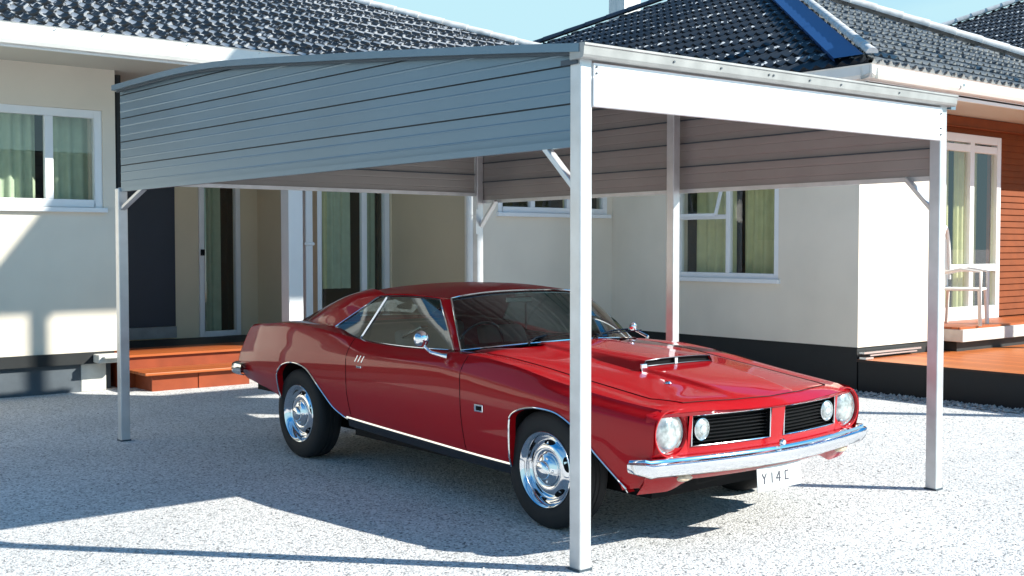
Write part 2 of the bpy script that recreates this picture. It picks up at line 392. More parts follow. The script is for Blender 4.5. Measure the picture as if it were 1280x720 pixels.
# ------------------------------------------------------------------ tiled roof planes
def tile_plane(name, origin, udir, vdir, poly, m, parent, tile=.30, course=.34, amp=.028, step=.03, seg=5):
    """poly in (u, v): u along the eave, v up the slope. Roll tiles as real relief."""
    U = Vector(udir).normalized(); V = Vector(vdir).normalized(); N = U.cross(V).normalized()
    if N.z < 0: N = -N
    O = Vector(origin)
    u0 = min(p[0] for p in poly); u1 = max(p[0] for p in poly); v1 = max(p[1] for p in poly)
    per = tile/2
    nu = int((u1-u0)/per*seg)+1; us = [u0+(u1-u0)*i/nu for i in range(nu+1)]
    bm = bmesh.new(); nv = int(v1/course)+1
    rnd = random.Random(3)
    for k in range(nv):
        rows = []
        sh = (k % 2)*per
        for (v, lift) in ((k*course-.02, step), (k*course+course*.55, step*.45), ((k+1)*course, 0.0)):
            row = []
            for u in us:
                w = math.cos(2*math.pi*(u+sh)/per)
                h = amp*(max(w, -.35)) + lift
                row.append(bm.verts.new(O+U*u+V*v+N*h))
            rows.append(row)
        low = []
        for u in us:   # front nose of the course
            low.append(bm.verts.new(O+U*u+V*(k*course-.02)+N*(-.03)))
        rows.insert(0, low)
        for i in range(len(rows)-1):
            for j in range(nu):
                bm.faces.new((rows[i][j], rows[i][j+1], rows[i+1][j+1], rows[i+1][j]))
    n = len(poly); c = (sum(p[0] for p in poly)/n, sum(p[1] for p in poly)/n)
    for i in range(n):
        a, b = poly[i], poly[(i+1) % n]
        if abs(a[1]) < 1e-6 and abs(b[1]) < 1e-6: continue
        e = (b[0]-a[0], b[1]-a[1]); nn = (e[1], -e[0])
        if nn[0]*(c[0]-a[0])+nn[1]*(c[1]-a[1]) > 0: nn = (-nn[0], -nn[1])
        wn = (U*nn[0]+V*nn[1]).normalized(); wp = O+U*a[0]+V*a[1]
        bmesh.ops.bisect_plane(bm, geom=bm.verts[:]+bm.edges[:]+bm.faces[:], plane_co=wp, plane_no=wn, clear_outer=True)
    me = bpy.data.meshes.new(name); bm.to_mesh(me); bm.free(); me.materials.append(m)
    me.shade_smooth(); me.set_sharp_from_angle(angle=R(50))
    o = bpy.data.objects.new(name, me); COL.objects.link(o); o.parent = parent
    # deck below the tiles
    mb = MB(); vs = [O+U*p[0]+V*p[1]-N*.04 for p in poly]; mb.add(vs, [tuple(range(n))]); 
    mb.build('roof_underlay', M['plinth'], o, recalc=False)
    return o

def ridge_caps(name, a, b, parent, m, r=.13, seglen=.40, lift=.03):
    a = Vector(a); b = Vector(b); L = (b-a).length; d = (b-a).normalized(); n = int(L/seglen)
    up = Vector((0,0,1)); side = d.cross(up).normalized(); nn = side.cross(d)
    mb = MB()
    for i in range(n+1):
        p = a+d*(i*seglen); q = a+d*min(L, (i+1)*seglen+.03)
        rows = []
        for pt, rr in ((p, r*1.06), (q, r*.92)):
            rows.append([pt + nn*lift + side*rr*math.cos(t) + nn*rr*.75*math.sin(t) for t in [math.pi*(-.08+1.16*k/10) for k in range(11)]])
        mb.grid(rows)
        mb.add([v for v in rows[0]], [tuple(range(11))])
    o = mb.build(name, m, parent, smooth=True, angle=40); return o

# ================================================================== HOUSE, left wing
PIT = math.tan(R(21))
hl = tag(empty('house', (0, 8.3, 0)), 'cream rendered house wing with entrance recess behind the carport, tiled roof on the left', 'house')
inv = Matrix.Translation((0, -8.3, 0))
def par(o, p):   # keep world coordinates when the parent stands elsewhere
    o.parent = p; o.matrix_parent_inverse = p.matrix_basis.inverted(); return o
class HB(MB):
    pass
hl.location = (0, 0, 0)
mb = MB()
shell_wall(mb, 'y', 8.3, .2, -9, .88, .42, 3.42, [(-1.25, .745, 1.95, 2.98)])
shell_wall(mb, 'x', .879, -.2, 8.501, 10.2, .30, 3.42)
mt_ = mb; mb = MB()
shell_wall(mb, 'y', 10.2, .2, .88, 3.7, .30, 3.42, [(2.66, 3.24, .36, 2.9)])
shell_wall(mb, 'x', 3.5, .05, 8.82, 10.2, .30, 3.42)
shell_wall(mb, 'y', 8.6, .2, 3.5, 4.6, .30, 3.42, [(3.5001, 4.58, .36, 2.7)])
mb.build('wall', M['porch_bounce'], hl); mb = mt_
shell_wall(mb, 'y', 6.83, .2, 4.6, 6.851, .45, 3.42, [(4.95, 6.76, 1.95, 2.65)])
wl = mb.build('wall', M['wall'], hl)
mb = MB()
mb.box(-9, 8.27, .30, .83, 8.45, .418); pl = mb.build('plinth_band', M['plinth'], hl)
mb = MB(); mb.box(-9, 8.33, 0, .49, 8.48, .298); mb.box(.70, 8.47, 0, .86, 10.2, .298); mb.build('foundation', M['found'], hl)
mb = MB(); mb.box(.492, 8.325, 0, .76, 8.46, .298); mb.build('sunlit_patch', M['pale_concrete'], hl, bevel=.01)  # pale block stands in for the sunlit patch of foundation
mb = MB(); shell_wall(mb, 'x', 4.6, .2, 7.032, 8.9, 0, 3.42); tag(mb.build('wall', M['tan'], hl), 'return wall beside the porch glazing, warm deck bounce in its colour')
mb = MB(); mb.box(4.62, 6.85, 0, 6.85, 7.0, .448); mb.build('plinth_band', M['plinth'], hl)
window(hl, 'y', 8.3, 1, -1.25, .745, 1.95, 2.98, mull=(.195,), fw=.085, inset=.02,
       curt=[(-1.3, .13, 1.9, 'curtain_g'), (.30, .70, 1.9, 'curtain_g')])
# entrance recess: navy door, sliding door with curtain
mb = MB(); mb.box(1.0, 10.165, .52, 2.33, 10.198, 2.9)
nd = mb.build('door', M['navy'], hl, bevel=.004)
mb = MB(); mb.box(1.0, 10.14, .372, 2.33, 10.199, .517); mb.build('threshold', M['slab'], nd)
mb = MB(); mb.box(1.35, 10.13, 1.62, 1.62, 10.164, 1.66); mb.build('handle', M['chrome_s'], nd)
window(hl, 'y', 10.2, 1, 2.66, 3.24, .36, 2.9, fw=.07, inset=-.03, sill=False, curt=[(2.72, 3.08, .4, 'curtain_g')], name='sliding_door')
mb = MB(); mb.box(2.675, 10.115, 1.42, 2.71, 10.168, 1.5); mb.build('latch', M['black'], hl)
window(hl, 'y', 8.6, 1, 3.502, 4.578, .36, 2.7, mull=(4.20,), fw=.075, inset=.02, sill=False,
       curt=[(3.45, 3.80, 1.0, 'curtain'), (3.80, 4.12, 1.0, 'curtain_g'), (4.30, 4.5, .4, 'curtain_g')], name='sliding_door', room=1.6, rpad=-.07)
window(hl, 'y', 6.83, 1, 4.95, 6.76, 1.95, 2.65, mull=(5.50, 6.10), fw=.07, inset=.0,
       curt=[(4.9, 5.2), (6.2, 6.5)])
# porch column, pipes
mb = MB(); mb.box(2.90, 8.22, .36, 3.09, 8.41, 3.38); mb.build('porch_column', M['white'], hl, bevel=.006)
mb = MB(); mb.box(3.26, 8.46, .36, 3.36, 8.56, 3.38); mb.box(3.24, 8.45, 1.55, 3.38, 8.57, 1.59); mb.build('downpipe', M['white'], hl, bevel=.01)
mb = MB(); mb.tube([(4.50, 6.76, .05), (4.50, 6.76, 3.4)], .065, 12)
for z in (.9, 1.9): mb.tube([(4.50, 6.76, z), (4.50, 6.76, z+.03)], .072, 12)
mb.build('downpipe', M['gutter'], hl, smooth=True)
mb = MB(); mb.tube([(.93, 8.36, .1), (.93, 8.36, 3.38)], .035, 10); mb.build('downpipe', M['plinth'], hl, smooth=True)
# sunlit patch on the plinth edge, added as pale blocks
mb = MB(); mb.box(.60, 8.10, .31, .92, 8.268, .40); mb.box(.64, 8.04, .36, .90, 8.098, .385)
mb.build('sunlit_edge', M['pale_concrete'], hl, bevel=.012)
# eaves
mb = MB(); mb.box(-9, 7.27, 3.42, 9.5, 10.3, 3.44); mb.box(4.3, 6.25, 3.422, 6.9, 7.27, 3.438); mb.build('soffit', M['eave'], hl)
def gutter(name, a, b, z0, z1, parent, depth=.11, out=(0,-1,0)):
    a = Vector(a); b = Vector(b); o = Vector(out)
    prof = [(0, z1-.03), (0, z0), (.015, z0-.005), (depth*.8, z0+.005), (depth, z0+.04), (depth, z1-.012), (depth+.012, z1), (depth-.008, z1), (depth-.012, z0+.05), (.02, z0+.02), (.01, z1-.03)]
    mb = MB(); mb.grid([[(a if t == 0 else b)+o*d+Vector((0,0,z)) for d, z in prof] for t in (0, 1)])
    n = len(prof)
    return mb.build(name, M['gutter'], parent, smooth=True, angle=30)
gutter('gutter', (-9, 7.272, 0), (10.9, 7.272, 0), 3.405, 3.60, hl)
mb = MB(); mb.box(-9, 7.235, 3.385, 10.9, 7.268, 3.60); mb.build('fascia', M['white'], hl)
for x in (-.1, .35, 1.2, 2.0):
    mb = MB(); mb.tube([(x, 7.152, 3.575), (x, 7.146, 3.575)], .008, 8); mb.build('gutter_clip', M['chrome_s'], hl)
s21 = math.sqrt(1+PIT*PIT); run = 6.0
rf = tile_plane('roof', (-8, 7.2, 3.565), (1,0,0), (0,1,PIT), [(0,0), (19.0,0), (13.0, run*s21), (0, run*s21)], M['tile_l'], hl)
ridge_caps('hip_ridge', (11.0, 7.2, 3.60), (5.0, 13.2, 3.60+6*PIT), rf, M['ridge'], r=.115, lift=.0)
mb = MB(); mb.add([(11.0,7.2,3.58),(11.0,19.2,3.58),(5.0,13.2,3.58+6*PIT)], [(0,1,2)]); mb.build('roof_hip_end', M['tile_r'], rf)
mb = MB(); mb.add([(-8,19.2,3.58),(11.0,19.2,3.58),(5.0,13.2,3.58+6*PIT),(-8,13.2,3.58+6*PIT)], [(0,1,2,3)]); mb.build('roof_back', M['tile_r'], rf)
mb = MB(); mb.box(-9, 19, 0, 10.5, 19.2, 3.42); mb.build('back_wall', M['wall'], hl)

# ================================================================== HOUSE, right wing
PR = math.tan(R(25)); s25 = math.sqrt(1+PR*PR)
hr = tag(empty('house'), 'cream house wing with red weatherboards on the right, dark hipped tile roof above the carport', 'house')
mb = MB()
shell_wall(mb, 'x', 6.85, .2, 3.117, 6.829, .47, 3.14, [(4.16, 5.70, 1.17, 2.38)])
shell_wall(mb, 'y', 3.117, .2, 7.051, 8.36, .47, 3.14)
mb.box(6.851, 3.118, .471, 7.05, 3.3, 3.139)
shell_wall(mb, 'x', 8.36, -.2, 3.317, 3.75, .47, 3.14)
mb.build('wall', M['wall'], hr)
mb = MB(); mb.box(6.87, 3.137, 0, 7.02, 6.83, .468); mb.box(7.021, 3.137, .0, 8.34, 3.3, .468); mb.build('plinth_band', M['plinth'], hr)
w = window(hr, 'x', 6.85, 1, 4.16, 5.70, 1.17, 2.38, mull=(4.90,), rails=((4.93, 5.66, 1.89),), fw=.06, inset=.0,
       curt=[(4.15, 4.86), (4.98, 5.60)])
# open awning sash
mb = MB()
a = (6.80, 1.92); 
for y in (4.97, 5.62): mb.bar((6.72, y, 1.91), (6.86, y, 2.33), .035, .03)
mb.bar((6.72, 4.97, 1.91), (6.72, 5.62, 1.91), .03, .035); mb.bar((6.86, 4.97, 2.33), (6.86, 5.62, 2.33), .03, .03)
sash = mb.build('awning_sash', M['white'], w, bevel=.003, bseg=1)
# weatherboard wall with sliding window
mb = MB(); WY = 3.60
def boards(mb, x0, x1, z0, z1, h=.082):
    z = z0
    while z < z1-1e-4:
        zt = min(z1, z+h)
        mb.add([(x0, WY-.022, z), (x1, WY-.022, z), (x1, WY-.004, zt), (x0, WY-.004, zt)], [(0,1,2,3)])
        mb.add([(x0, WY-.004, z), (x1, WY-.004, z), (x1, WY-.022, z), (x0, WY-.022, z)], [(0,1,2,3)])
        z = zt
boards(mb, 8.36, 9.22, .64, 3.02); boards(mb, 10.63, 14.5, .64, 3.02); boards(mb, 9.22, 10.63, 2.93, 3.02)
mb.box(8.36, WY, .345, 9.22, WY+.15, 3.14); mb.box(10.63, WY, .345, 14.5, WY+.15, 3.14); mb.box(9.22, WY, 2.94, 10.63, WY+.15, 3.14); mb.box(9.22, WY, .345, 10.63, WY+.15, .60)
mb.build('weatherboard_cladding', M['board'], hr)
mb = MB(); mb.box(8.37, 3.52, 3.015, 14.5, 3.60, 3.135); mb.box(8.37, 3.50, 3.00, 14.5, 3.61, 3.013); mb.build('beam', M['board'], hr, bevel=.004)
w = window(hr, 'y', WY, 1, 9.22, 10.63, .60, 2.93, mull=(9.93,), rails=((9.22, 10.60, 2.76), (9.22, 10.60, 1.27), (9.22,10.60,.74)), fw=.10, inset=-.04, depth=.08, sill=False,
       curt=[(9.2, 9.9), (9.98, 10.6)], name='sliding_door')
# eaves
mb = MB(); mb.box(6.2, 2.6, 3.14, 15, 3.9, 3.158); mb.box(6.2, 3.9, 3.141, 7.1, 16, 3.157); mb.build('soffit', M['eave'], hr)
mb = MB(); mb.box(6.23, 2.60, 3.105, 15, 2.63, 3.33); mb.box(6.20, 2.60, 3.105, 6.229, 16, 3.33); mb.build('fascia', M['white'], hr)
gutter('gutter', (6.08, 2.598, 0), (15, 2.598, 0), 3.17, 3.31, hr)
gutter('gutter', (6.198, 16, 0), (6.198, 2.48, 0), 3.17, 3.31, hr, out=(-1,0,0))
mb = MB(); mb.tube([(7.75, 2.47, 3.24), (7.75, 2.462, 3.24)], .02, 10); mb.build('gutter_clip', M['chrome_s'], hr)
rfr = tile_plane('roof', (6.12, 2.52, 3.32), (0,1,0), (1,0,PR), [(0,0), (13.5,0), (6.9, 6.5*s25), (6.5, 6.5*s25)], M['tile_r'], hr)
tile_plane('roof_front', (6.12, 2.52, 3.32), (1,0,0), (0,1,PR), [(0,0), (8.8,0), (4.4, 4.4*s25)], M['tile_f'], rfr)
ridge_caps('hip_ridge', (6.12, 2.50, 3.37), (10.55, 6.93, 3.37+4.43*PR), rfr, M['ridge'], r=.055, lift=.05)
# shaded side of the hip capping: a strip with blue shade painted in
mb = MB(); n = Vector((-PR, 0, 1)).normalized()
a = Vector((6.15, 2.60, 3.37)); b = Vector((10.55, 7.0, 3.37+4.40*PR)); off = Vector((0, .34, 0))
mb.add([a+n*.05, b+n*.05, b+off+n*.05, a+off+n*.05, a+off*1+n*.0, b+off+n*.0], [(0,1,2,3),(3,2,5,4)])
mb.build('hip_shaded_side', M['ridge_dark'], rfr, recalc=False)
ridge_caps('hip_ridge', (14.92, 2.50, 3.37), (10.5, 6.92, 3.37+4.42*PR), rfr, M['ridge'], r=.13, lift=.04)
ridge_caps('hip_ridge', (6.12, 16.02, 3.36), (12.6, 9.5, 3.36+6.5*PR), rfr, M['ridge_far'], r=.08)
mb = MB()
mb.add([(12.62,9.0,6.33),(12.62,9.4,6.33),(19.1,16,3.3),(19.1,2.6,3.3)], [(0,1,2,3)])
mb.add([(10.5,6.9,5.33),(12.62,9.0,6.33),(12.62,9.4,6.33),(16,9,4.0),(14.9,2.6,3.3)], [(0,1,2,3,4)])
mb.add([(12.62,9.4,6.33),(6.12,16,3.3),(19.1,16,3.3)], [(0,1,2)])
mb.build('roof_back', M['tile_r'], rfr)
mb = MB(); mb.box(14.4, 3.61, 0, 14.6, 15.5, 3.13); mb.box(6.9, 15.3, 0, 14.4, 15.5, 3.13); mb.build('back_wall', M['wall'], hr)
# flue: sheet metal chimney behind the ridge
mb = MB(); x0, y0 = 14.2, 14.0
ch = None
pts = []
for i, (x, y) in enumerate([(14.18,14.0),(14.68,14.0),(14.68,14.48),(14.18,14.48)]): pts.append((x, y))
def corr(a, b, n=2, d=.012):
    a = Vector(a); b = Vector(b); e = (b-a); nn = Vector((e.y, -e.x)).normalized(); out = []
    for i in range(n):
        for f, o in ((0,0),(.5,0),(.6,d),(.9,d)): p = a+e*((i+f)/n)+nn*o; out.append(p)
    return out
ring = []
for i in range(4): ring += corr(pts[i], pts[(i+1) % 4])
mb.grid([[(p.x, p.y, z) for p in ring+[ring[0]]] for z in (3.0, 8.6)])
mb.add([(p.x, p.y, 8.6) for p in ring], [tuple(range(len(ring)))])
mb.build('chimney', M['gutter'], rfr)

# ================================================================== far house
hf = tag(empty('house'), 'far house at the right edge, only its dark tiled hip roof showing', 'house')
mb = MB(); shell_wall(mb, 'x', 16.6, .2, .6, 20.2, 0, 3.3); shell_wall(mb, 'y', .6, .2, 16.8, 36, 0, 3.3); mb.build('wall', M['wall'], hf)
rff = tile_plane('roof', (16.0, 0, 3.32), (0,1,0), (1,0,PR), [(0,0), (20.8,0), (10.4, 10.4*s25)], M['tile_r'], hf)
ridge_caps('hip_ridge', (16.0, 20.8, 3.36), (26.4, 10.4, 3.36+10.4*PR), rff, M['ridge'], r=.12)
mb = MB(); mb.add([(16,0,3.3),(36.8,0,3.3),(26.4,10.4,3.3+10.4*PR)], [(0,1,2)])
mb.add([(16,20.8,3.3),(36.8,20.8,3.3),(26.4,10.4,3.3+10.4*PR)], [(0,1,2)]); mb.add([(36.8,0,3.3),(36.8,20.8,3.3),(26.4,10.4,3.3+10.4*PR)], [(0,1,2)]); mb.build('roof_back', M['tile_r'], rff)

# ================================================================== decks and steps
dk = tag(empty('timber_deck'), 'orange timber entry deck with box step behind the carport and red car', 'deck')
mb = MB(); mb.box(.89, 8.30, .335, 3.6, 9.15, .36); mb.box(3.6, 7.6, .335, 4.59, 8.59, .36); mb.build('deck_boards', M['timber'], dk)
mb = MB(); mb.box(.93, 8.34, .0, 3.55, 8.37, .333); mb.box(.93, 8.37, 0, .95, 9.1, .333); mb.build('deck_fascia', M['timber_f'], dk)
mb = MB(); mb.box(.89, 9.151, .30, 3.49, 10.19, .355); mb.build('porch_floor', M['plinth'], dk)
stp = MB(); stp.box(.98, 7.80, .175, 2.25, 8.335, .205); s1 = stp.build('step_tread', M['timber'], dk, bevel=.006)
stp = MB(); stp.box(1.08, 7.87, 0, 1.6, 7.91, .172); stp.box(1.602, 7.86, 0, 2.2, 7.90, .172); stp.box(1.08, 7.912, 0, 1.11, 8.33, .172); stp.box(2.17, 7.902, 0, 2.2, 8.33, .172); stp.build('step_riser', M['timber_f'], dk)

dr = tag(empty('timber_deck'), 'orange timber deck with black side along the white wall at the right', 'deck')
mb = MB(); mb.box(6.85, -3.5, .32, 15, 3.13, .345); mb.build('deck_boards', M['timber_y'], dr)
mb = MB(); mb.box(6.87, -3.45, 0, 6.92, 3.12, .318); mb.box(6.92, -3.45, 0, 15, -3.4, .318); mb.build('deck_fascia', M['plinth'], dr)
cs = tag(empty('concrete_step'), 'pale concrete step with timber top below the sliding door on the right deck', 'step')
mb = MB(); mb.box(8.45, 2.83, .46, 15, 3.57, .60); mb.build('slab', M['pale_concrete'], cs, bevel=.006)
mb = MB(); mb.box(8.45, 2.86, .602, 15, 3.55, .625); mb.build('tread', M['timber'], cs)
mb = MB(); mb.box(8.5, 2.93, .346, 15, 3.5, .459); mb.build('base', M['plinth'], cs)
mb = MB(); mb.box(6.86, 3.04, .405, 7.95, 3.10, .425); mb.box(6.86, 3.02, .35, 7.0, 3.10, .37); mb.box(7.0, 3.06, .375, 7.9, 3.11, .39)
tag(mb.build('metal_ledge_trim', M['chrome_s']), 'thin bent metal trim strip at the foot of the bright white wall corner', 'trim strip')

# pebbles along the deck
pb = MB(); rnd = random.Random(5)
for i in range(900):
    x = 6.85-rnd.random()**1.4*.28; y = rnd.uniform(.2, 4.6); r = rnd.uniform(.010, .026)
    vs = []
    for (a, b, c) in ((1,0,0),(-1,0,0),(0,1,0),(0,-1,0),(0,0,1),(0,0,-1)):
        vs.append((x+a*r*rnd.uniform(.7,1.3), y+b*r*rnd.uniform(.7,1.3), r*.5+c*r*.8))
    pb.add(vs, [(0,2,4),(2,1,4),(1,3,4),(3,0,4),(2,0,5),(1,2,5),(3,1,5),(0,3,5)])
tag(pb.build('pebbles', M['pebble'], merge=0), 'loose pebbles along the foot of the black deck side', 'pebbles', kind='stuff')

gv = MB(); rnd = random.Random(11)
while len(gv.v) < 7000*6:
    d = 1.6+rnd.random()**1.5*9; a_ = rnd.uniform(-.50, .50)
    x = -3.702+d*math.sin(R(39.3)+a_)/math.cos(a_)*1.0; y = -4.003+d*math.cos(R(39.3)+a_)/math.cos(a_)
    if x > 6.5 or y > 7.7: continue
    r = rnd.uniform(.003, .0075)
    gv.add([(x+p*r*rnd.uniform(.7,1.4), y+q*r*rnd.uniform(.7,1.4), r*.3+w_*r*.7) for p, q, w_ in ((1,0,0),(-1,0,0),(0,1,0),(0,-1,0),(0,0,1),(0,0,-1))], [(0,2,4),(2,1,4),(1,3,4),(3,0,4),(2,0,5),(1,2,5),(3,1,5),(0,3,5)])
tag(gv.build('gravel', M['gravel'], merge=0), 'loose pale gravel chips scattered over the yard', 'gravel', kind='stuff')
# white outdoor chair by the sliding door
oc = tag(empty('outdoor_chair', (9.0, 3.13, .626), R(20)), 'white garden chair with curved back in front of the sliding door', 'chair')
mb = MB(); mb.box(-.24, -.22, .40, .24, .24, .43); mb.build('seat', M['outdoor'], oc, bevel=.01)
mb = MB()
arc = [(.27*math.cos(t), .22, .52+.62*math.sin(t)) for t in [math.pi*k/16 for k in range(17)]]
mb.tube(arc, .024, 8)
for x in (-.15, -.05, .05, .15): mb.tube([(x, .22, .43), (x, .24, .50+.6*math.sqrt(max(0, 1-(x/.27)**2)))], .012, 6)
mb.build('backrest', M['outdoor'], oc, smooth=True)
for sx in (-1, 1):
    mb = MB(); mb.tube([(sx*.26, -.22, .0), (sx*.26, -.22, .62), (sx*.27, .0, .65), (sx*.27, .22, .60)], .02, 8); mb.build('armrest', M['outdoor'], oc, smooth=True)
    for y in (-.2, .22):
        mb = MB(); mb.tube([(sx*.22, y, .40), (sx*.25, y*1.08, 0)], .02, 8); mb.build('leg', M['outdoor'], oc)

# ================================================================== added unseen shadow screens and posts at right, shaped for the wall shadows
nb = tag(empty('shadow_screens'), 'added unseen screens right of the view that cast the wall shadows', 'shadow_caster')
K = .845
def wshadow(xw, zw, y=0.0): return (xw+.894*(8.3-y), y, zw+K*(8.3-y))   # point at depth y whose shadow falls at (xw, 8.3, zw)
mb = MB(); P = [wshadow(-.33, 1.25), wshadow(.28, 2.04), wshadow(.9, 2.8), wshadow(4.2, 2.8), wshadow(4.2, .80), wshadow(-.6, .80), wshadow(-.6, .95)]
P = [Vector(p) for p in P]
mb.add([tuple(p) for p in P]+[(p.x, p.y+.06, p.z) for p in P], [tuple(range(7)), tuple(range(13, 6, -1))]+[(i, (i+1) % 7, 7+(i+1) % 7, 7+i) for i in range(7)])
mb.build('upper_blocker', M['blocker'], nb)
mb = MB(); mb.box(7.625, 0, 5.78, 9.6, .06, 6.27); mb.box(6.3, 0, 4.4, 7.62, .06, 6.27); mb.build('lower_blocker', M['blocker'], nb)  # added to shade the ground beside the carport
mb = MB(); a = wshadow(.10, .8); mb.box(a[0]-.065, -.02, 0, a[0]+.065, .08, a[2]+.02); mb.build('post', M['steel'], nb)  # added to cast the upright bar shadow on the left wall
mb = MB(); mb.box(11.95, -.02, 0, 12.08, .08, a[2]+.02); mb.build('post', M['steel'], nb)  # second added post of the unseen shadow screens

# ================================================================== CARPORT
cp = tag(empty('carport'), 'zinc steel carport with curved roof and hanging side panels over the red car', 'carport')
rz = hermite([(-.1, 2.475), (0, 2.487), (.73, 2.562), (1.55, 2.64), (2.2, 2.697), (2.95, 2.762), (3.5, 2.80), (4.0, 2.812), (4.6, 2.806), (5.1, 2.795)])
A1 = Vector((0.02, .03)); A2 = Vector((3.0, -.05)); A3 = Vector((-.30, 5.02)); A4 = Vector((3.22, 4.98)); A5 = Vector((3.055, 2.25))
PW = .075
for n_, (p, top) in enumerate(((A1, 2.46), (A2, 2.46), (A3, 2.0), (A4, 2.70), (A5, 2.62))):
    mb = MB(); mb.box(p.x-PW/2, p.y-PW/2, 0.0, p.x+PW/2, p.y+PW/2, top)
    po = mb.build('post', M['steel'], cp, bevel=.006)
    mb = MB(); mb.box(p.x-PW/2-.004, p.y-PW/2-.004, 0.0, p.x+PW/2+.004, p.y+PW/2+.004, .012); mb.build('foot', M['sheetdark'], po)
def sheet_panel(name, a, b, zb, off, nrm, m, dz=0, trim=True, roofline=True, ztop=None):
    """hanging wall of horizontal sheeting from ground point a to b (Vector2), bottom zb; real joints and flutes"""
    a = Vector(a); b = Vector(b); N = 40; nrm = Vector(nrm)
    base = [(0, 0)]; z = .0; prof = []
    k = 0
    while z < .86:
        # one board: flat, small flute lines at 1/4 and 3/4, deep joint at the end
        for f, d in ((.0, .0), (.045, .0), (.050, .0022), (.053, .0022), (.058, 0), (.115, 0), (.120, .0022), (.123, .0022), (.128, 0), (.174, 0), (.1745, -.016), (.182, -.016), (.1825, 0)):
            prof.append((z+f, d))
        z += .1828
    rows = []
    for i in range(N+1):
        t = i/N; p = a.lerp(b, t); top = (rz(p.y)-.03) if roofline else ztop
        row = []
        for h, d in prof:
            zz = min(zb+h+dz*(1-t), top); q = p+nrm*(off+d); row.append((q.x, q.y, zz))
        rows.append(row)
    mb = MB(); mb.grid(rows)
    nj = len(prof)-1
    for fi in range(len(mb.f)):
        j = fi % nj
        if min(prof[j][1], prof[j+1][1]) < -.01 : mb.m[fi] = 1
    rows2 = []
    for i in range(N+1):
        t = i/N; p = a.lerp(b, t)-nrm*.02; top = (rz(p.y)-.03) if roofline else ztop
        rows2.append([(p.x, p.y, min(zb+h, top)) for h in [z*.03 for z in range(30)]])
    o = mb.build(name, [m, M['sheetdark']], cp, smooth=False, recalc=False)
    return o
L13 = (A3-A1).normalized(); n13 = Vector((-L13.y, L13.x))   # outward (towards -x)
sp = sheet_panel('side_panel', A1+L13*.04, A3-L13*.0, 2.0, .0, n13, M['sheet'], dz=.045)
def along(a, b, z0f, z1f, w, name, m, parent, off=Vector((0,0)), N=24, bevel=0):
    mb = MB(); rows = []
    d = (b-a).normalized(); nn = Vector((-d.y, d.x))
    for i in range(N+1):
        p = a.lerp(b, i/N)+off; z0 = z0f(p.y); z1 = z1f(p.y)
        rows.append([(p.x+nn.x*w/2, p.y+nn.y*w/2, z0), (p.x+nn.x*w/2, p.y+nn.y*w/2, z1), (p.x-nn.x*w/2, p.y-nn.y*w/2, z1), (p.x-nn.x*w/2, p.y-nn.y*w/2, z0), (p.x+nn.x*w/2, p.y+nn.y*w/2, z0)])
    mb.grid(rows); mb.add(rows[0][:4], [(0,1,2,3)]); mb.add(rows[-1][:4], [(3,2,1,0)])
    return mb.build(name, m, parent)
c = lambda v: (lambda y: v)
along(A1+L13*.04, A3, lambda y: 1.972+.045*(1-y/5), lambda y: 2.006+.045*(1-y/5), .03, 'bottom_rail', M['sheet'], cp, n13*.008)
along(A1-L13*.05, A3+L13*.0, lambda y: rz(y)-.036, lambda y: rz(y)+.004, .05, 'barge_flashing', M['sheet'], cp, n13*.045)
along(A1-L13*.04, A3-L13*.02, lambda y: rz(y)-.050, lambda y: rz(y)-.0365, .02, 'roof_edge_strip', M['sheetdark'], cp, n13*.03)
mb = MB(); mb.box(A1.x-PW/2-.012, A1.y-.02, 2.40, A1.x-PW/2-.001, A1.y+.09, 2.425); mb.box(A1.x-.045, A1.y-.065, 2.425, A1.x+.045, A1.y-.039, 2.452); mb.build('bracket', M['sheetdark'], cp)
# far side wall
L24 = (A4-A2).normalized(); n24 = Vector((L24.y, -L24.x))
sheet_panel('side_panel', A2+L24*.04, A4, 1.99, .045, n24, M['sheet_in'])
along(A2+L24*.04, A4, c(1.962), c(1.992), .03, 'bottom_rail', M['steel'], cp, n24*.05)
along(A2-L24*.05, A4+L24*.06, lambda y: rz(y)-.07, lambda y: rz(y)+.003, .05, 'barge_flashing', M['sheet'], cp, n24*.085)
# rear wall of sheeting
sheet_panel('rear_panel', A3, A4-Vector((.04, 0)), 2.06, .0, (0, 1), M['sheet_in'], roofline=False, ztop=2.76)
along(A3+Vector((.04,0)), A4-Vector((.04, 0)), c(2.03), c(2.062), .03, 'bottom_rail', M['steel'], cp)
# front: beam, recessed strip, gutter with its screws
F1 = Vector((A1.x+PW/2+.001, A1.y-PW/2)); F2 = Vector((A2.x-PW/2-.001, A2.y-PW/2+.0))
mb = MB()
L12 = (F2-F1).normalized(); n12 = Vector((L12.y, -L12.x))     # towards the camera (-y)
def fr(p, d, z): q = p+n12*d; return (q.x, q.y, z)
prof = [(-.02,2.205),(.006,2.205),(.010,2.21),(.010,2.338),(.004,2.342),(.004,2.35),(.010,2.354),(.010,2.408),(-.02,2.408)]
e1 = F1; e2 = F2
mb.grid([[fr(p, d, z) for d, z in prof] for p in (e1, e2)]); mb.add([fr(e1,d,z) for d,z in prof],[tuple(range(9))]); mb.add([fr(e2,d,z) for d,z in prof],[tuple(range(9))])
mb.build('front_beam', M['white'], cp)
prof = [(-.05,2.418),(.034,2.419),(.044,2.424),(.050,2.436),(.054,2.474),(.060,2.478),(.060,2.488),(.04,2.490),(-.05,2.492)]
e1 = F1-L12*.10; e2 = F2+L12*.10
mb = MB(); mb.grid([[fr(p, d, z) for d, z in prof] for p in (e1, e2)], flip=True); mb.add([fr(e1,d,z) for d,z in prof],[tuple(range(9))]); mb.add([fr(e2,d,z) for d,z in prof],[tuple(range(9))])
gt = mb.build('gutter', M['gsteel'], cp)
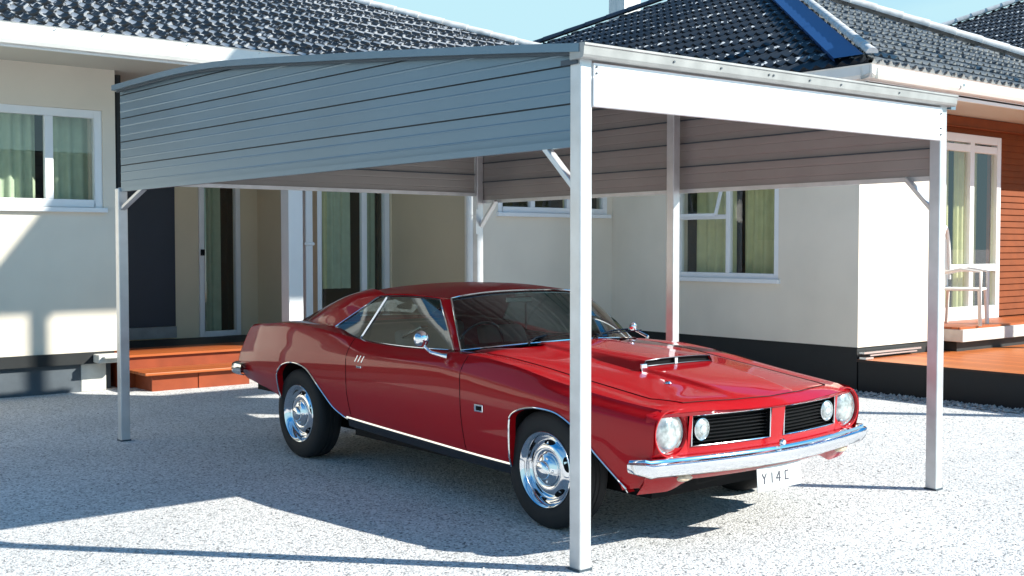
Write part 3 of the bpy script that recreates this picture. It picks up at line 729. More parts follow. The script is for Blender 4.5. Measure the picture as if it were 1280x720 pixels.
for t in (.19, .3, .42, .432, .53, .62, .8):
    p = e1.lerp(e2, t); mb = MB(); mb.tube([fr(p, .050, 2.455), fr(p, .057, 2.455)], .006, 8); mb.build('screw', M['sheetdark'], gt)
for p, z in ((F2-L12*.015, 2.24), (F2-L12*.015, 2.28), (F2-L12*.015, 2.37), (F1+L12*.015, 2.36), (F1+L12*.015, 2.39)):
    mb = MB(); mb.tube([fr(p, .011, z), fr(p, .016, z)], .006, 6); mb.build('screw', M['sheetdark'], cp)
# roof sheet
mb = MB(); rows = []; rows2 = []
NY = 30; NX = 66
for i in range(NY+1):
    y = .005+5.075*i/NY; t = i/NY
    xa = lerp(A1.x-.06, A3.x-.06, t); xb = lerp(A2.x+.12, A4.x+.12, t)
    row = []
    for j in range(NX+1):
        x = lerp(xa, xb, j/NX); h = .0 if (j % 4) else .012
        row.append((x, y, rz(y)-.012+h*.8))
    rows.append(row); rows2.append([(p[0], p[1], p[2]-.02) for p in row])
mb.grid(rows); mb.grid(rows2, flip=True)
mb.build('roof_sheet', M['steel'], cp)
# knee braces
def brace(a, b):
    mb = MB(); a = Vector(a); b = Vector(b)
    mb.bar(a, b, .045, .028, up=(0,0,1)); return mb.build('knee_brace', M['steel'], cp, bevel=.003, bseg=1)
q = A1+L13*.24; brace((q.x, q.y, 2.03), (A1.x, A1.y+.03, 1.82))
q = A3-L13*.40; brace((q.x, q.y, 1.985), (A3.x, A3.y-.03, 1.84))
q = A2+L24*.24; brace((q.x+.02, q.y, 1.985), (A2.x+.01, A2.y+.03, 1.77))
q = A4-L24*.30; brace((q.x, q.y, 1.98), (A4.x, A4.y-.03, 1.72))
mb = MB(); mb.box(A4.x-.07, A4.y-.06, 1.66, A4.x+.0, A4.y-.04, 1.9); mb.build('bracket', M['steel'], cp)

#CAR-BEGIN
# ================================================================== CAR
car = tag(empty('parked_car', (1.279, .742, 0), R(-90)), 'deep red two door muscle car with chrome bumper parked under the carport', 'car')
# car frame: x forward (0 = front axle), y left, z up
zsh = hermite([(-3.70,.925),(-3.6,.938),(-3.3,.953),(-2.9,.978),(-2.6,.968),(-2.35,.952),(-2.05,.922),(-1.8,.898),(-1.5,.892),(-1.0,.902),(-.62,.899),(-.33,.876),(.08,.814),(.457,.766),(.70,.742),(.82,.733)])
ysh = hermite([(-3.70,.79),(-3.3,.83),(-2.9,.845),(-2.4,.84),(-1.9,.825),(-1.2,.83),(-.6,.84),(0,.845),(.5,.825),(.82,.79)])
wmx = hermite([(-3.70,.865),(-3.3,.905),(-2.75,.925),(-2.0,.915),(-1.2,.918),(-.3,.922),(.1,.925),(.5,.90),(.82,.865)])
zbt = hermite([(-3.70,.50),(-3.3,.472),(-3.1,.445),(-2.98,.42),(-2.05,.372),(-1.2,.340),(-.27,.312),(.6,.305),(.82,.335)])
zcr = hermite([(-3.7,.70),(-2.7,.76),(-2.0,.78),(-1.0,.80),(-.3,.745),(.1,.715),(.82,.66)])
farch = [(-.27,.305),(-.292,.38),(-.290,.46),(-.268,.55),(-.215,.61),(-.147,.644),(-.07,.662),(0,.669),(.121,.665),(.20,.645),(.28,.607),(.36,.55),(.433,.481),(.522,.407),(.60,.338),(.62,.30)]
rarch = [(-2.985,.415),(-2.992,.50),(-2.965,.60),(-2.93,.645),(-2.883,.674),(-2.79,.698),(-2.695,.703),(-2.60,.693),(-2.516,.669),(-2.42,.61),(-2.315,.529),(-2.207,.439),(-2.10,.385),(-2.04,.365)]
def mono(pts, front):
    out = []; eps = 0
    for i, (x, z) in enumerate(pts):
        if out and x <= out[-1][0]: x = out[-1][0]+.002
        out.append((x, z))
    return out
def arch_f(pts):
    p = mono(pts, 0)
    def f(x):
        if x <= p[0][0] or x >= p[-1][0]: return -1
        for i in range(len(p)-1):
            if p[i][0] <= x <= p[i+1][0]:
                t = (x-p[i][0])/(p[i+1][0]-p[i][0]); return lerp(p[i][1], p[i+1][1], t)
    return f, p
# smooth arch lines through resampling
def smooth_poly(pts, n=6):
    out = []
    for i in range(len(pts)-1):
        p0 = pts[max(i-1,0)]; p1 = pts[i]; p2 = pts[i+1]; p3 = pts[min(i+2,len(pts)-1)]
        for k in range(n):
            t = k/n; q = []
            for a in range(len(p1)):
                q.append(.5*(2*p1[a]+(p2[a]-p0[a])*t+(2*p0[a]-5*p1[a]+4*p2[a]-p3[a])*t*t+(3*p1[a]-p0[a]-3*p2[a]+p3[a])*t**3))
            out.append(tuple(q))
    out.append(tuple(pts[-1])); return out
FA, fap = arch_f(smooth_poly(farch, 5)); RA, rap = arch_f(smooth_poly(rarch, 5))
def side_y(X, z):
    zs, ys, w, zb, zc = zsh(X), ysh(X), wmx(X), zbt(X), zcr(X)
    f = hermite([(zb-.02, w-.052), (zb+.06, w-.022), (.60 if .60 < zc-.03 else zc-.05, w), (zc, w-.006), (zc+.45*(zs-zc), w-.030), (zs-.018, ys+.016), (zs, ys)])
    return f(z)
tailx = hermite([(.30,-3.58),(.478,-3.62),(.529,-3.68),(.628,-3.715),(.706,-3.69),(.869,-3.63),(.943,-3.585)])
nosex = hermite([(.28,.66),(.32,.70),(.42,.77),(.5,.80),(.6,.815),(.66,.815),(.715,.80)])
def endx(X, z):
    if X < -3.3: return X + (tailx(z)-(-3.70))*sst(-3.3, -3.70, X)
    if X > .5: return X + (nosex(z)-.82)*sst(.5, .82, X)
    return X
cols = [p[0] for p in fap[1:-1]] + [p[0] for p in rap[1:-1]] + [fap[0][0], fap[-1][0], rap[0][0], rap[-1][0]]
x = -3.70
while x < .821:
    if min(abs(x-c_) for c_ in cols) > .012: cols.append(x)
    x += .04
cols += [-3.70, .82]; cols = sorted(set(round(c_, 4) for c_ in cols))
NR = 30
def side_rows(s):
    rows = []
    for X in cols:
        zs, zb = zsh(X), zbt(X); zl = max(zb, FA(X), RA(X)); row = []
        for k in range(NR+1):
            t = k/NR; t = t*t*(.45)+t*.55 if t < 1 else 1
            z = max(zs+(zb-zs)*t, zl)
            row.append((endx(X, z), s*side_y(X, z), z))
        rows.append(row)
    return rows
body = MB()
for s in (1, -1): body.grid(side_rows(s), flip=(s > 0))
# arch flanges turned inwards
def arch_pts(p, s, dy=0):
    return [(x_, s*(side_y(x_, z_)-dy), z_) for x_, z_ in p]
for s in (1, -1):
    for p in (fap, rap):
        a_ = arch_pts(p, s); body.grid([a_, arch_pts(p, s, .045)], flip=(s < 0))
# nose plan
def xface(y): return .905-.125*(min(1, abs(y)/.86))**1.8
zc_h = hermite([(-1.0,.955),(-.7,.945),(-.3,.908),(.18,.862),(.45,.826),(.6,.803),(.73,.786),(.86,.757),(.93,.735)])
def hood_z(X, y, yb):
    t = min(1, abs(y)/yb); base = zsh(X)+(zc_h(X)-zsh(X)-.018)*(1-t**2.4)
    base += -.010*math.exp(-((abs(y)-.70)/.05)**2)*sst(.85,.6,X)
    # centre bulge with crisp edges
    e = .285 - .05*sst(.2, .85, X)
    b = .022*(1-sst(e-.012, e+.02, abs(y)))*sst(.86, .55, X)*(1 if X > -.8 else 1)
    return base+b
hy = sorted({round(v, 4) for v in [i/16 for i in range(-16, 17)] + [sg*v for sg in (1,-1) for v in (.27,.285,.30,.315,.33,.345,.36,.80,.825,.85,.875,.90,.965,.985)]})
def hood_rows():
    rows = []
    NX = 44
    for i in range(NX+1):
        t = i/NX; row = []
        for sfr in hy:
            yl = .79*sfr; xl = xface(yl)+.012
            xcwl = -.70-.24*sfr*sfr
            X = lerp(xcwl, xl, t)
            Xq = min(X, .82)
            yb = ysh(X); y = yb*sfr
            z = hood_z(X, y, yb)
            if abs(sfr) == 1: z = zsh(Xq); 
            if t > .93: z -= .022*((t-.93)/.07)**2
            row.append((X if abs(sfr) < 1 else endx(min(X, .82), z), y, z))
        rows.append(row)
    return rows
hrw = hood_rows()
hood_front = hrw[-1]
hd = MB(); hd.grid(hrw)
hood_o = hd.build('hood', M['paint'], car, smooth=True, angle=40)
# cabin sill strip, deck, belt
def belt(X):   # inner belt line (base of the greenhouse)
    f = hermite([(-3.16,.60),(-3.0,.66),(-2.7,.725),(-2.38,.757),(-2.0,.745),(-1.4,.738),(-.94,.745)])
    z = hermite([(-3.16,.972),(-2.9,.985),(-2.6,.985),(-2.38,.974),(-2.15,.922),(-2.0,.898),(-1.6,.887),(-1.2,.892),(-.94,.906)])
    return f(X), z(X)
xs_ = [-.94-(3.16-.94)*i/40 for i in range(41)]
for s in (1, -1):
    rows = []
    for X in xs_:
        yb, zb_ = belt(X); ys_, zs_ = ysh(X), zsh(X)
        rows.append([(X, s*lerp(yb, ys_, t), lerp(zb_, zs_, t)+.006*math.sin(math.pi*t)) for t in (0, .25, .5, .75, 1)])
    body.grid(rows, flip=(s < 0))
# boot deck
rows = []
for i in range(13):
    t = i/12; row = []
    for k in range(25):
        f = -1+2*k/24
        X = lerp(-3.16+.0*f, -3.60+.03*f*f, t)
        yw = lerp(.60, ysh(-3.6), 0)
        row.append((X, ysh(X)*f, zsh(X)+.022*(1-f*f)*(1-.6*t)-.012*(t**4)))
    rows.append(row)
body.grid(rows)
rows = []   # shelf between the rear glass base and the boot
# tail panel
rows = []
for i in range(12):
    t = i/11; z = lerp(.926, .50, t); row = []
    for k in range(21):
        f = -1+2*k/20; yy = side_y(-3.69, z)*f
        row.append((tailx(z)-.02*(1-f*f), yy, z+(.010*(1-f*f) if i == 0 else 0)))
    rows.append(row)
body.grid(rows, flip=True)
# greenhouse: header / roof / sails
def roof_edge(t):   # t 0 front .. 1 rear, side rail line above the windows
    p = smooth_poly([(-1.245,.587,1.208),(-1.34,.600,1.216),(-1.70,.617,1.226),(-2.05,.620,1.212),(-2.40,.60,1.175)], 8)
    return p[min(len(p)-1, int(round(t*(len(p)-1))))]
NT = 32
def roof_zc(X): return hermite([(-2.55,1.228),(-2.40,1.252),(-2.2,1.27),(-1.9,1.288),(-1.6,1.29),(-1.35,1.278),(-1.17,1.250)])(X)
rows = []
for i in range(NT+1):
    ex, ey, ez = roof_edge(i/NT); t = i/NT; row = []
    for k in range(25):
        f = -1+2*k/24
        X = ex + (1-f*f)*(.075*(1-t)**2 - .10*t**3)
        z = ez + (roof_zc(X)-ez)*(1-abs(f)**2.3)
        row.append((X, ey*f, z))
    rows.append(row)
roofr = rows
rp = MB(); rp.grid(rows, flip=True); rp.build('roof', M['roofpaint'], car, smooth=True)
def lerp3(a, b, t): return tuple(lerp(a[i], b[i], t) for i in range(3))
def resample(pts, n):
    L = [0]
    for a, b in zip(pts, pts[1:]): L.append(L[-1]+(Vector(b)-Vector(a)).length)
    out = []
    for i in range(n+1):
        d = L[-1]*i/n; j = 0
        while j < len(L)-2 and L[j+1] < d: j += 1
        t = (d-L[j])/max(1e-9, L[j+1]-L[j]); out.append(lerp3(pts[j], pts[j+1], min(1, t)))
    return out
# side window outline (positive side)
wb = [(-1.0,.738,.902),(-1.3,.735,.893),(-1.6,.735,.888),(-1.95,.742,.893),(-2.10,.747,.905),(-2.25,.752,.935),(-2.385,.757,.976)]
wt = [(-1.335,.601,1.200),(-1.5,.608,1.208),(-1.75,.615,1.210),(-1.95,.618,1.202),(-2.04,.621,1.192),(-2.16,.652,1.125),(-2.385,.757,.976)]
for s in (1, -1):
    mir = lambda p: (p[0], s*p[1], p[2])
    # rail between window top and roof edge
    top = resample(smooth_poly([wt[0], wt[1], wt[2], wt[3], wt[4]], 4), 16)
    edge = [roof_edge(lerp(.09, .70, i/16)) for i in range(17)]
    body.grid([[mir(p) for p in top], [mir((p[0], p[1]+.004, p[2]-.001)) for p in edge]], flip=(s > 0))
    # windscreen pillar
    a0 = (-.935,.748,.903); a1 = (-1.245,.589,1.206); w0 = (-1.0,.742,.902); w1 = (-1.335,.603,1.200)
    rows = []
    for i in range(13):
        t = i/12; f = lerp3(a0, a1, t); b = lerp3(w0, w1, t); m_ = lerp3(f, b, .5)
        rows.append([mir((f[0]-.008, f[1]-.02, f[2]-.006)), mir(f), mir((m_[0], m_[1]+.010, m_[2])), mir(b), mir((b[0]+.004, b[1]-.025, b[2]))])
    body.grid(rows, flip=(s < 0))
    # sail panel
    F_ = resample(smooth_poly([roof_edge(.70), (-2.10,.640,1.168), (-2.18,.662,1.115), (-2.28,.712,1.045), wt[6], (-2.42,.762,.978)], 4), 20)
    B_ = resample(smooth_poly([(-2.42,.53,1.212), (-2.62,.545,1.172), (-2.82,.565,1.105), (-3.0,.58,1.030), (-3.12,.59,.985), (-3.16,.60,.974)], 4), 20)
    rows = []
    for i in range(21):
        row = []; t = i/20
        for k in range(11):
            u = k/10; p = Vector(lerp3(F_[i], B_[i], u)); bl = math.sin(math.pi*u)
            bx_, bz_ = belt(p.x)
            p.y += .055*bl*(1-abs(2*t-1)**2) + (max(0, belt(p.x)[0]-p.y))*bl*t**3*.9; p.z += .030*bl*(1-t)
            if i == 20: p.y, p.z = belt(p.x)
            row.append(mir(p))
        rows.append(row)
    body.grid(rows, flip=(s > 0))
    # rear roof corner between roof and sail
body_o = body.build('body', M['paint'], car, smooth=True, angle=38, merge=.0006)
# rear screen
rows = []
B0 = resample(smooth_poly([(-2.42,.53,1.212), (-2.62,.545,1.172), (-2.82,.565,1.105), (-3.0,.58,1.030), (-3.12,.59,.985), (-3.16,.60,.974)], 4), 12)
top_ = [roofr[-1][k] for k in range(25)]
for i in range(13):
    t = i/12; L_ = B0[i]; row = []
    for k in range(25):
        f = -1+2*k/24; a_ = top_[k]; b_ = (-3.16-.02*(1-f*f), .60*f, .974+.022*(1-f*f))
        row.append((lerp(a_[0]*1, b_[0], t), lerp(a_[1]*.93, b_[1], t), lerp(a_[2]-.004, b_[2], t)+.030*math.sin(math.pi*t)))
    rows.append(row)
for i in range(0):
    p = B0[i]; rows.append([(p[0]-.10*(1-f*f)*(1-i/12)-.0, p[1]*f, p[2]+(.035)*(1-f*f)) for f in [-1+2*k/12 for k in range(13)]])
g_ = MB(); g_.grid(rows); g_.build('rear_window', M['carglass'], car, smooth=True, recalc=False)
# windscreen
A0 = [(-.70-.235*abs(f)**2.2+.0, f*.742, .947-.044*f*f) for f in [-1+2*k/24 for k in range(25)]]
A1_ = [roofr[0][k] for k in range(25)]
rows = []
for i in range(9):
    t = i/8; rows.append([(lerp(A0[k][0], A1_[k][0], t)+.02*math.sin(math.pi*t), lerp(A0[k][1], A1_[k][1], t), lerp(A0[k][2], A1_[k][2]-.004, t)+.014*math.sin(math.pi*t)) for k in range(25)])
g_ = MB(); g_.grid(rows); ws = g_.build('windscreen', M['carglass'], car, smooth=True, recalc=False)
tr = MB(); loop = A0 + [lerp3(A0[-1], A1_[-1], t) for t in (.25,.5,.75)] + A1_[::-1] + [lerp3(A1_[0], A0[0], t) for t in (.25,.5,.75)]
tr.tube([(p[0]+.006, p[1], p[2]+.004) for p in loop], .0052, 8, closed=True); tr.build('chrome_surround', M['chrome'], ws, smooth=True)
# wipers, cowl
for y0 in (-.42, .15):
    wp = MB(); wp.tube([(-.66, y0, .955), (-.72, y0+.10, .975), (-.775, y0+.26, .985), (-.80, y0+.42, .985)], .006, 6); wp.tube([(-.735, y0+.06, .968), (-.81, y0+.56, .972)], .004, 6)
    wp.build('wiper', M['chrome_d'], car, smooth=True)
cw = MB(); cw.grid([[(p[0]+.075-.02*abs(p[1]), p[1]*.93, p[2]-.001) for p in A0], [(p[0]-.10, p[1]*.93, p[2]-.035) for p in A0]]); cw.build('cowl_grille', M['black'], car, recalc=False)
# side glass with chrome frame
for s in (1, -1):
    mir = lambda p: (p[0], s*p[1], p[2])
    T_ = resample(smooth_poly(wt, 4), 24); Bm = resample(smooth_poly(wb, 4), 24)
    g_ = MB(); g_.grid([[mir(lerp3(Bm[i], T_[i], t)) if 0 < t < 1 else mir(p) for i in range(25) for p in [lerp3(Bm[i], T_[i], t)]] for t in (0, .33, .66, 1)])
    sg = g_.build('side_window', M['sideglass'], car, smooth=True, recalc=False)
    loop = smooth_poly(wt, 4) + smooth_poly(wb, 4)[::-1][1:] + [lerp3(wb[0], wt[0], .33), lerp3(wb[0], wt[0], .66)]
    tr = MB(); tr.tube([mir((p[0], p[1]+.006, p[2])) for p in loop], .0050, 6, closed=True); tr.build('chrome_surround', M['chrome'], sg, smooth=True)
    tr = MB(); tr.bar(mir((-2.085,.748,.90)), mir((-1.935,.622,1.195)), .016, .012); tr.build('quarter_bar', M['chrome'], sg)
# front panel: face with grille openings and lamp sockets
YS = [-.865,-.845,-.62,-.605,-.585,-.055,-.03,.03,.055,.585,.605,.62,.845,.865]
ZS = []
def lipz(y):
    f = y/.79
    # height of the bonnet front edge at y
    best = min(hood_front, key=lambda p: abs(p[1]-y)); return best[2]
fp = MB()
def fpt(y, z): 
    lean = -.02*(.70-z)/.2 if z > .5 else -.02
    return (xface(y)+lean, y, z)
def fill(y0, y1, z0, z1, n=8):
    fp.grid([[fpt(lerp(y0, y1, i/n), z) for i in range(n+1)] for z in (z0, z1)])
# strip above, below
N_ = 48
ys2 = [-.845+1.69*i/N_ for i in range(N_+1)]
fp.grid([[fpt(y, .693) for y in ys2], [(xface(y)+.004, y, max(.700, lipz(y)-.022)) for y in ys2], [(xface(y)+.012, y, max(.705, lipz(y)-.002)) for y in ys2]])
fp.grid([[ (xface(y)-.06, y, .45) for y in ys2],[fpt(y, .488) for y in ys2], [fpt(y, .535) for y in ys2]])
fill(-.055, .055, .535, .693, 4)
for s in (1, -1):
    fill(s*.605, s*.625, .535, .693, 1)
    # lamp socket: square plate with a round hole, collar inwards
    cy, cz, r = s*.737, .612, .112
    y0, y1, z0, z1 = cy-.112, cy+.108*1.0,   .488, .729
    y0, y1 = sorted((s*.622, s*.862))
    out = []; hole = []; inner = []
    n = 48
    for k in range(n):
        a = 2*math.pi*k/n; c_, s_ = math.cos(a), math.sin(a)
        # ray to the square
        tx = (y1-cy)/c_ if c_ > 1e-6 else ((y0-cy)/c_ if c_ < -1e-6 else 9); tz = ((z1-cz)/s_ if s_ > 1e-6 else ((z0-cz)/s_ if s_ < -1e-6 else 9))
        t = min(abs(tx), abs(tz)); yy, zz = cy+t*c_, cz+t*s_; zz = min(zz, .729-.30*max(0, abs(yy)-.80))
        xo = xface(yy) - (.0)
        out.append((xo-.018, yy, zz)); hole.append((xface(cy)+.008, cy+(r+.008)*c_, cz+(r+.008)*s_)); inner.append((xface(cy)-.045, cy+(r-.006)*c_, cz+(r-.006)*s_))
    rim_ = [(xface(cy)+.006, cy+r*math.cos(2*math.pi*k/n), cz+r*math.sin(2*math.pi*k/n)) for k in range(n)]
    ring_rows = [out+[out[0]], hole+[hole[0]], rim_+[rim_[0]], inner+[inner[0]]]
    fp.grid(ring_rows)
    # outer cheek to the wing
    zz = [.335,.40,.488,.56,.62,.68,.716]
    fp.grid([[(xface(s*.862)-.018 if z > .47 else nosex(z)-.0, s*.862, z) for z in zz], [(endx(.82, z), s*side_y(.82, z), z) for z in zz]])
fpo = fp.build('nose_panel', M['paint'], car, smooth=True, angle=40, merge=.0015)
# bonnet seam lines and door gaps (real narrow dark channels standing a hair proud)
def on_hood(X, y): return (X, y, hood_z(X, y, ysh(X))+.0012)
def hoodline(pts, n=26):
    out = []
    for a, b in zip(pts, pts[1:]):
        for i in range(n+1): out.append(on_hood(lerp(a[0], b[0], i/n), lerp(a[1], b[1], i/n)))
    return out
def gap(pts, r=.0024):
    mb = MB(); mb.tube(pts, r, 6); return mb.build('panel_gap', M['black'], car, smooth=True)
gap(hoodline([(-.72,-.70),(.60,-.665),(.765,-.60)])); gap(hoodline([(.765,-.60),(.825,-.3),(.845,0),(.825,.3),(.765,.60)])); gap(hoodline([(.765,.60),(.60,.665),(-.72,.70)]))
for s in (1, -1):
    for X0, X1 in ((-.72,-.68), (-2.02,-1.98)):
        gap([(lerp(X0, X1, t), s*(side_y(lerp(X0,X1,t), z)+.0005), z) for t, z in [(k/16, lerp(zsh(X0)-.004, zbt(X1)+.01, k/16)) for k in range(17)]])
# hood scoop
sc = MB()
def hz(X, y): return hood_z(X, y, ysh(X))
rows = []
for i in range(13):
    t = i/12; X = lerp(-.66, .18, t); row = []
    hh = lerp(.003, .034, t); hw = lerp(.24, .29, t)
    for f, k in ((-1.12, -.03), (-1, .55), (-.93, 1), (-.5, 1.12), (0, 1.16), (.5, 1.12), (.93, 1), (1, .55), (1.12, -.03)):
        row.append((X, hw*f, hz(X, hw*f)+hh*k))
    rows.append(row)
sc.grid(rows); scoop = sc.build('hood_scoop', M['paint'], car, smooth=True, angle=45)
fr0 = rows[-1]
mo = MB(); mo.grid([[(p[0]-.012, p[1], p[2]) for p in fr0[1:8]], [(p[0]-.012, p[1], hz(.17, p[1])-.004) for p in fr0[1:8]]]); mo.build('scoop_opening', M['black'], scoop, recalc=False)
mo = MB(); mo.box(.172, -.305, hz(.18, -.3)-.004, .188, -.262, hz(.18, -.28)+.022); mo.build('scoop_corner', M['chrome'], scoop, bevel=.003)
mo = MB(); lp = [(p[0]+.003, p[1], p[2]+.001) for p in fr0[1:8]]+[(p[0]+.003, p[1], hz(.18, p[1])+.004) for p in fr0[1:8]][::-1]; mo.tube(lp, .0035, 6, closed=True)
mo.build('scoop_trim', M['chrome_d'], scoop, smooth=True)
for y in (-.02,):
    mo = MB(); mo.box(.172, y-.014, hz(.18, y)+.002, .188, y+.010, hz(.18, y)+.036); mo.build('scoop_divider', M['chrome'], scoop)
mo = MB(); mo.lathe([(0, .012), (.012, .011), (.018, .004), (.019, 0)], (.45, -.37, hz(.45, -.37)+.001), 'z', 16); mo.build('hood_pin', M['chrome'], car, smooth=True)
# grilles
for s in (1, -1):
    a, b = sorted((s*.058, s*.602)); D = .055
    gb = MB(); ys3 = [lerp(a, b, i/12) for i in range(13)]
    gb.grid([[(xface(y)-.02, y, .536) for y in ys3], [(xface(y)-.02-D, y, .536) for y in ys3], [(xface(y)-.02-D, y, .692) for y in ys3], [(xface(y)-.02, y, .692) for y in ys3]])
    for y in (a, b): gb.add([(xface(y)-.02, y, .536), (xface(y)-.02-D, y, .536), (xface(y)-.02-D, y, .692), (xface(y)-.02, y, .692)], [(0,1,2,3)])
    grl = gb.build('grille', M['black'], car, recalc=False)
    sl = MB()
    for k in range(8):
        z = .548+.0185*k
        sl.grid([[(xface(y)-.034, y, z) for y in ys3], [(xface(y)-.030, y, z+.004) for y in ys3], [(xface(y)-.058, y, z+.005) for y in ys3]])
    sl.build('grille_slats', mat('grille_grey', (.05,.052,.055), .3, metal=.5) if s == 1 else bpy.data.materials['grille_grey'], grl, recalc=False)
    tr = MB(); loop = [(xface(y)-.008, y, .692) for y in ys3]+[(xface(y)-.012, y, .536) for y in ys3[::-1]]
    tr.tube(loop, .0032, 6, closed=True); tr.build('grille_trim', M['chrome'], grl, smooth=True)
    cy = s*.528
    dl = MB(); c0 = (xface(cy)-.04, cy, .616)
    dl.lathe([(0, .030), (.02, .0285), (.042, .023), (.053, .014)], c0, 'x', 32)
    lamp = dl.build('driving_lamp', M['lens'], car, smooth=True, angle=60)
    dl = MB(); dl.lathe([(.052, .014), (.054, .020), (.057, .019), (.060, 0), (.058, -.01)], c0, 'x', 32); dl.build('lamp_rim', M['chrome'], lamp, smooth=True)
    dl = MB(); c1 = (c0[0]+.030, c0[1], c0[2]); dl.lathe([(.022,-.004),(.024,-.001),(.026,-.004)], c1, 'x', 20); dl.build('lamp_mark', M['chrome_s'], lamp, smooth=True)
    # headlight
    cy = s*.737; c0 = (xface(cy)-.030, cy, .612)
    dl = MB(); dl.lathe([(0, .046), (.03, .044), (.066, .035), (.090, .021), (.099, .008)], c0, 'x', 40)
    lamp = dl.build('headlight', M['lens'], car, smooth=True, angle=60)
    dl = MB(); dl.lathe([(.098, .006), (.100, .020), (.106, .018), (.109, .0)], c0, 'x', 40); dl.build('lamp_rim', M['chrome'], lamp, smooth=True)
# front bumper
def bump_path():
    out = []
    for i in range(41):
        y = -.885+1.77*i/40; out.append((xface(y)+.020, y, 0))
    tailp = [(.795,.905,0),(.770,.922,0),(.748,.932,0),(.728,.938,0)]
    left = [(p[0], -p[1], 0) for p in tailp[::-1]]
    return left+out+tailp
BP = bump_path()
prof = [(-.03,.493),(.0,.497),(.016,.493),(.022,.486),(.024,.479),(.038,.475),(.046,.468),(.047,.455),(.043,.432),(.035,.413),(.018,.402),(-.02,.400)]
rows = []
for i, p in enumerate(BP):
    a = Vector(BP[max(0, i-1)]); b = Vector(BP[min(len(BP)-1, i+1)]); d = (b-a).normalized(); n_ = Vector((d.y, -d.x, 0))
    e = min(i, len(BP)-1-i); sc_ = 1 if e > 4 else .72+.07*e
    cz = .452
    rows.append([(p[0]+n_.x*o*sc_, p[1]+n_.y*o*sc_, cz+(z-cz)*sc_+(.010 if e < 4 else 0)) for o, z in prof])
bmpr = MB(); bmpr.grid(rows); bmp = bmpr.build('front_bumper', M['chrome'], car, smooth=True, angle=32)
mb = MB(); mb.lathe([(0,.022),(.014,.020),(.02,.010),(.02,0)], (xface(0)+.04, -.03, .512), 'x', 20); mb.build('bumper_badge', M['chrome'], bmp, smooth=True)
# valance below the bumper
vl = MB(); rows = []
for j, (dx, zf) in enumerate(((-.045, 0), (-.02, .15), (-.02, .55), (-.05, 1))):
    row = []
    for i in range(61):
        y = -.86+1.72*i/60
        zt = .425; zb_ = .302+.050*(1-sst(.52, .70, abs(y)))
        row.append((xface(y)+dx-.035*zf, y, lerp(zt, zb_, zf)))
    rows.append(row)
vl.grid(rows); vl.build('valance', M['paint'], car, smooth=True, angle=40)
for s in (1, -1):
    mb = MB(); mb.lathe([(0,.020),(.03,.018),(.048,.010),(.053,0)], (0,0,0), 'x', 24)
    mb.v = [(xface(.66)+.005+a, s*.66+b*1.05, .383+c_*.34) for a, b, c_ in mb.v]
    mb.build('indicator', M['lens_o'], car, smooth=True)
mb = MB(); mb.box(-.002, -.19, -.062, .002, .19, .062)
plt = mb.build('number_plate', M['plate'], car, bevel=.001, bseg=1); plt.location = (.915, -.005, .322); plt.rotation_euler = (0, R(-4), R(1))
def glyph(pl_, ch, y, w, h, z0=.0):
    S = {'Y': [((0,1),(.5,.5)),((1,1),(.5,.5)),((.5,.5),(.5,0))], 'I': [((.5,0),(.5,1))], '4': [((.75,0),(.75,1)),((.75,1),(0,.35)),((0,.35),(1,.35))],
         'C': [((1,.9),(.2,.9)),((.2,.9),(.2,.1)),((.2,.1),(1,.1))]}[ch]
    mb = MB()
    for (a, b), (c_, d) in S: mb.bar((.0035, y+a*w, z0+b*h), (.0035, y+c_*w, z0+d*h), .007, .002, up=(1,0,0))
    mb.build('plate_letter', M['ink'], pl_)
for ch, y in (('Y', -.15), ('I', -.085), ('4', -.03), ('C', .04)): glyph(plt, ch, y, .036, .055, -.025)
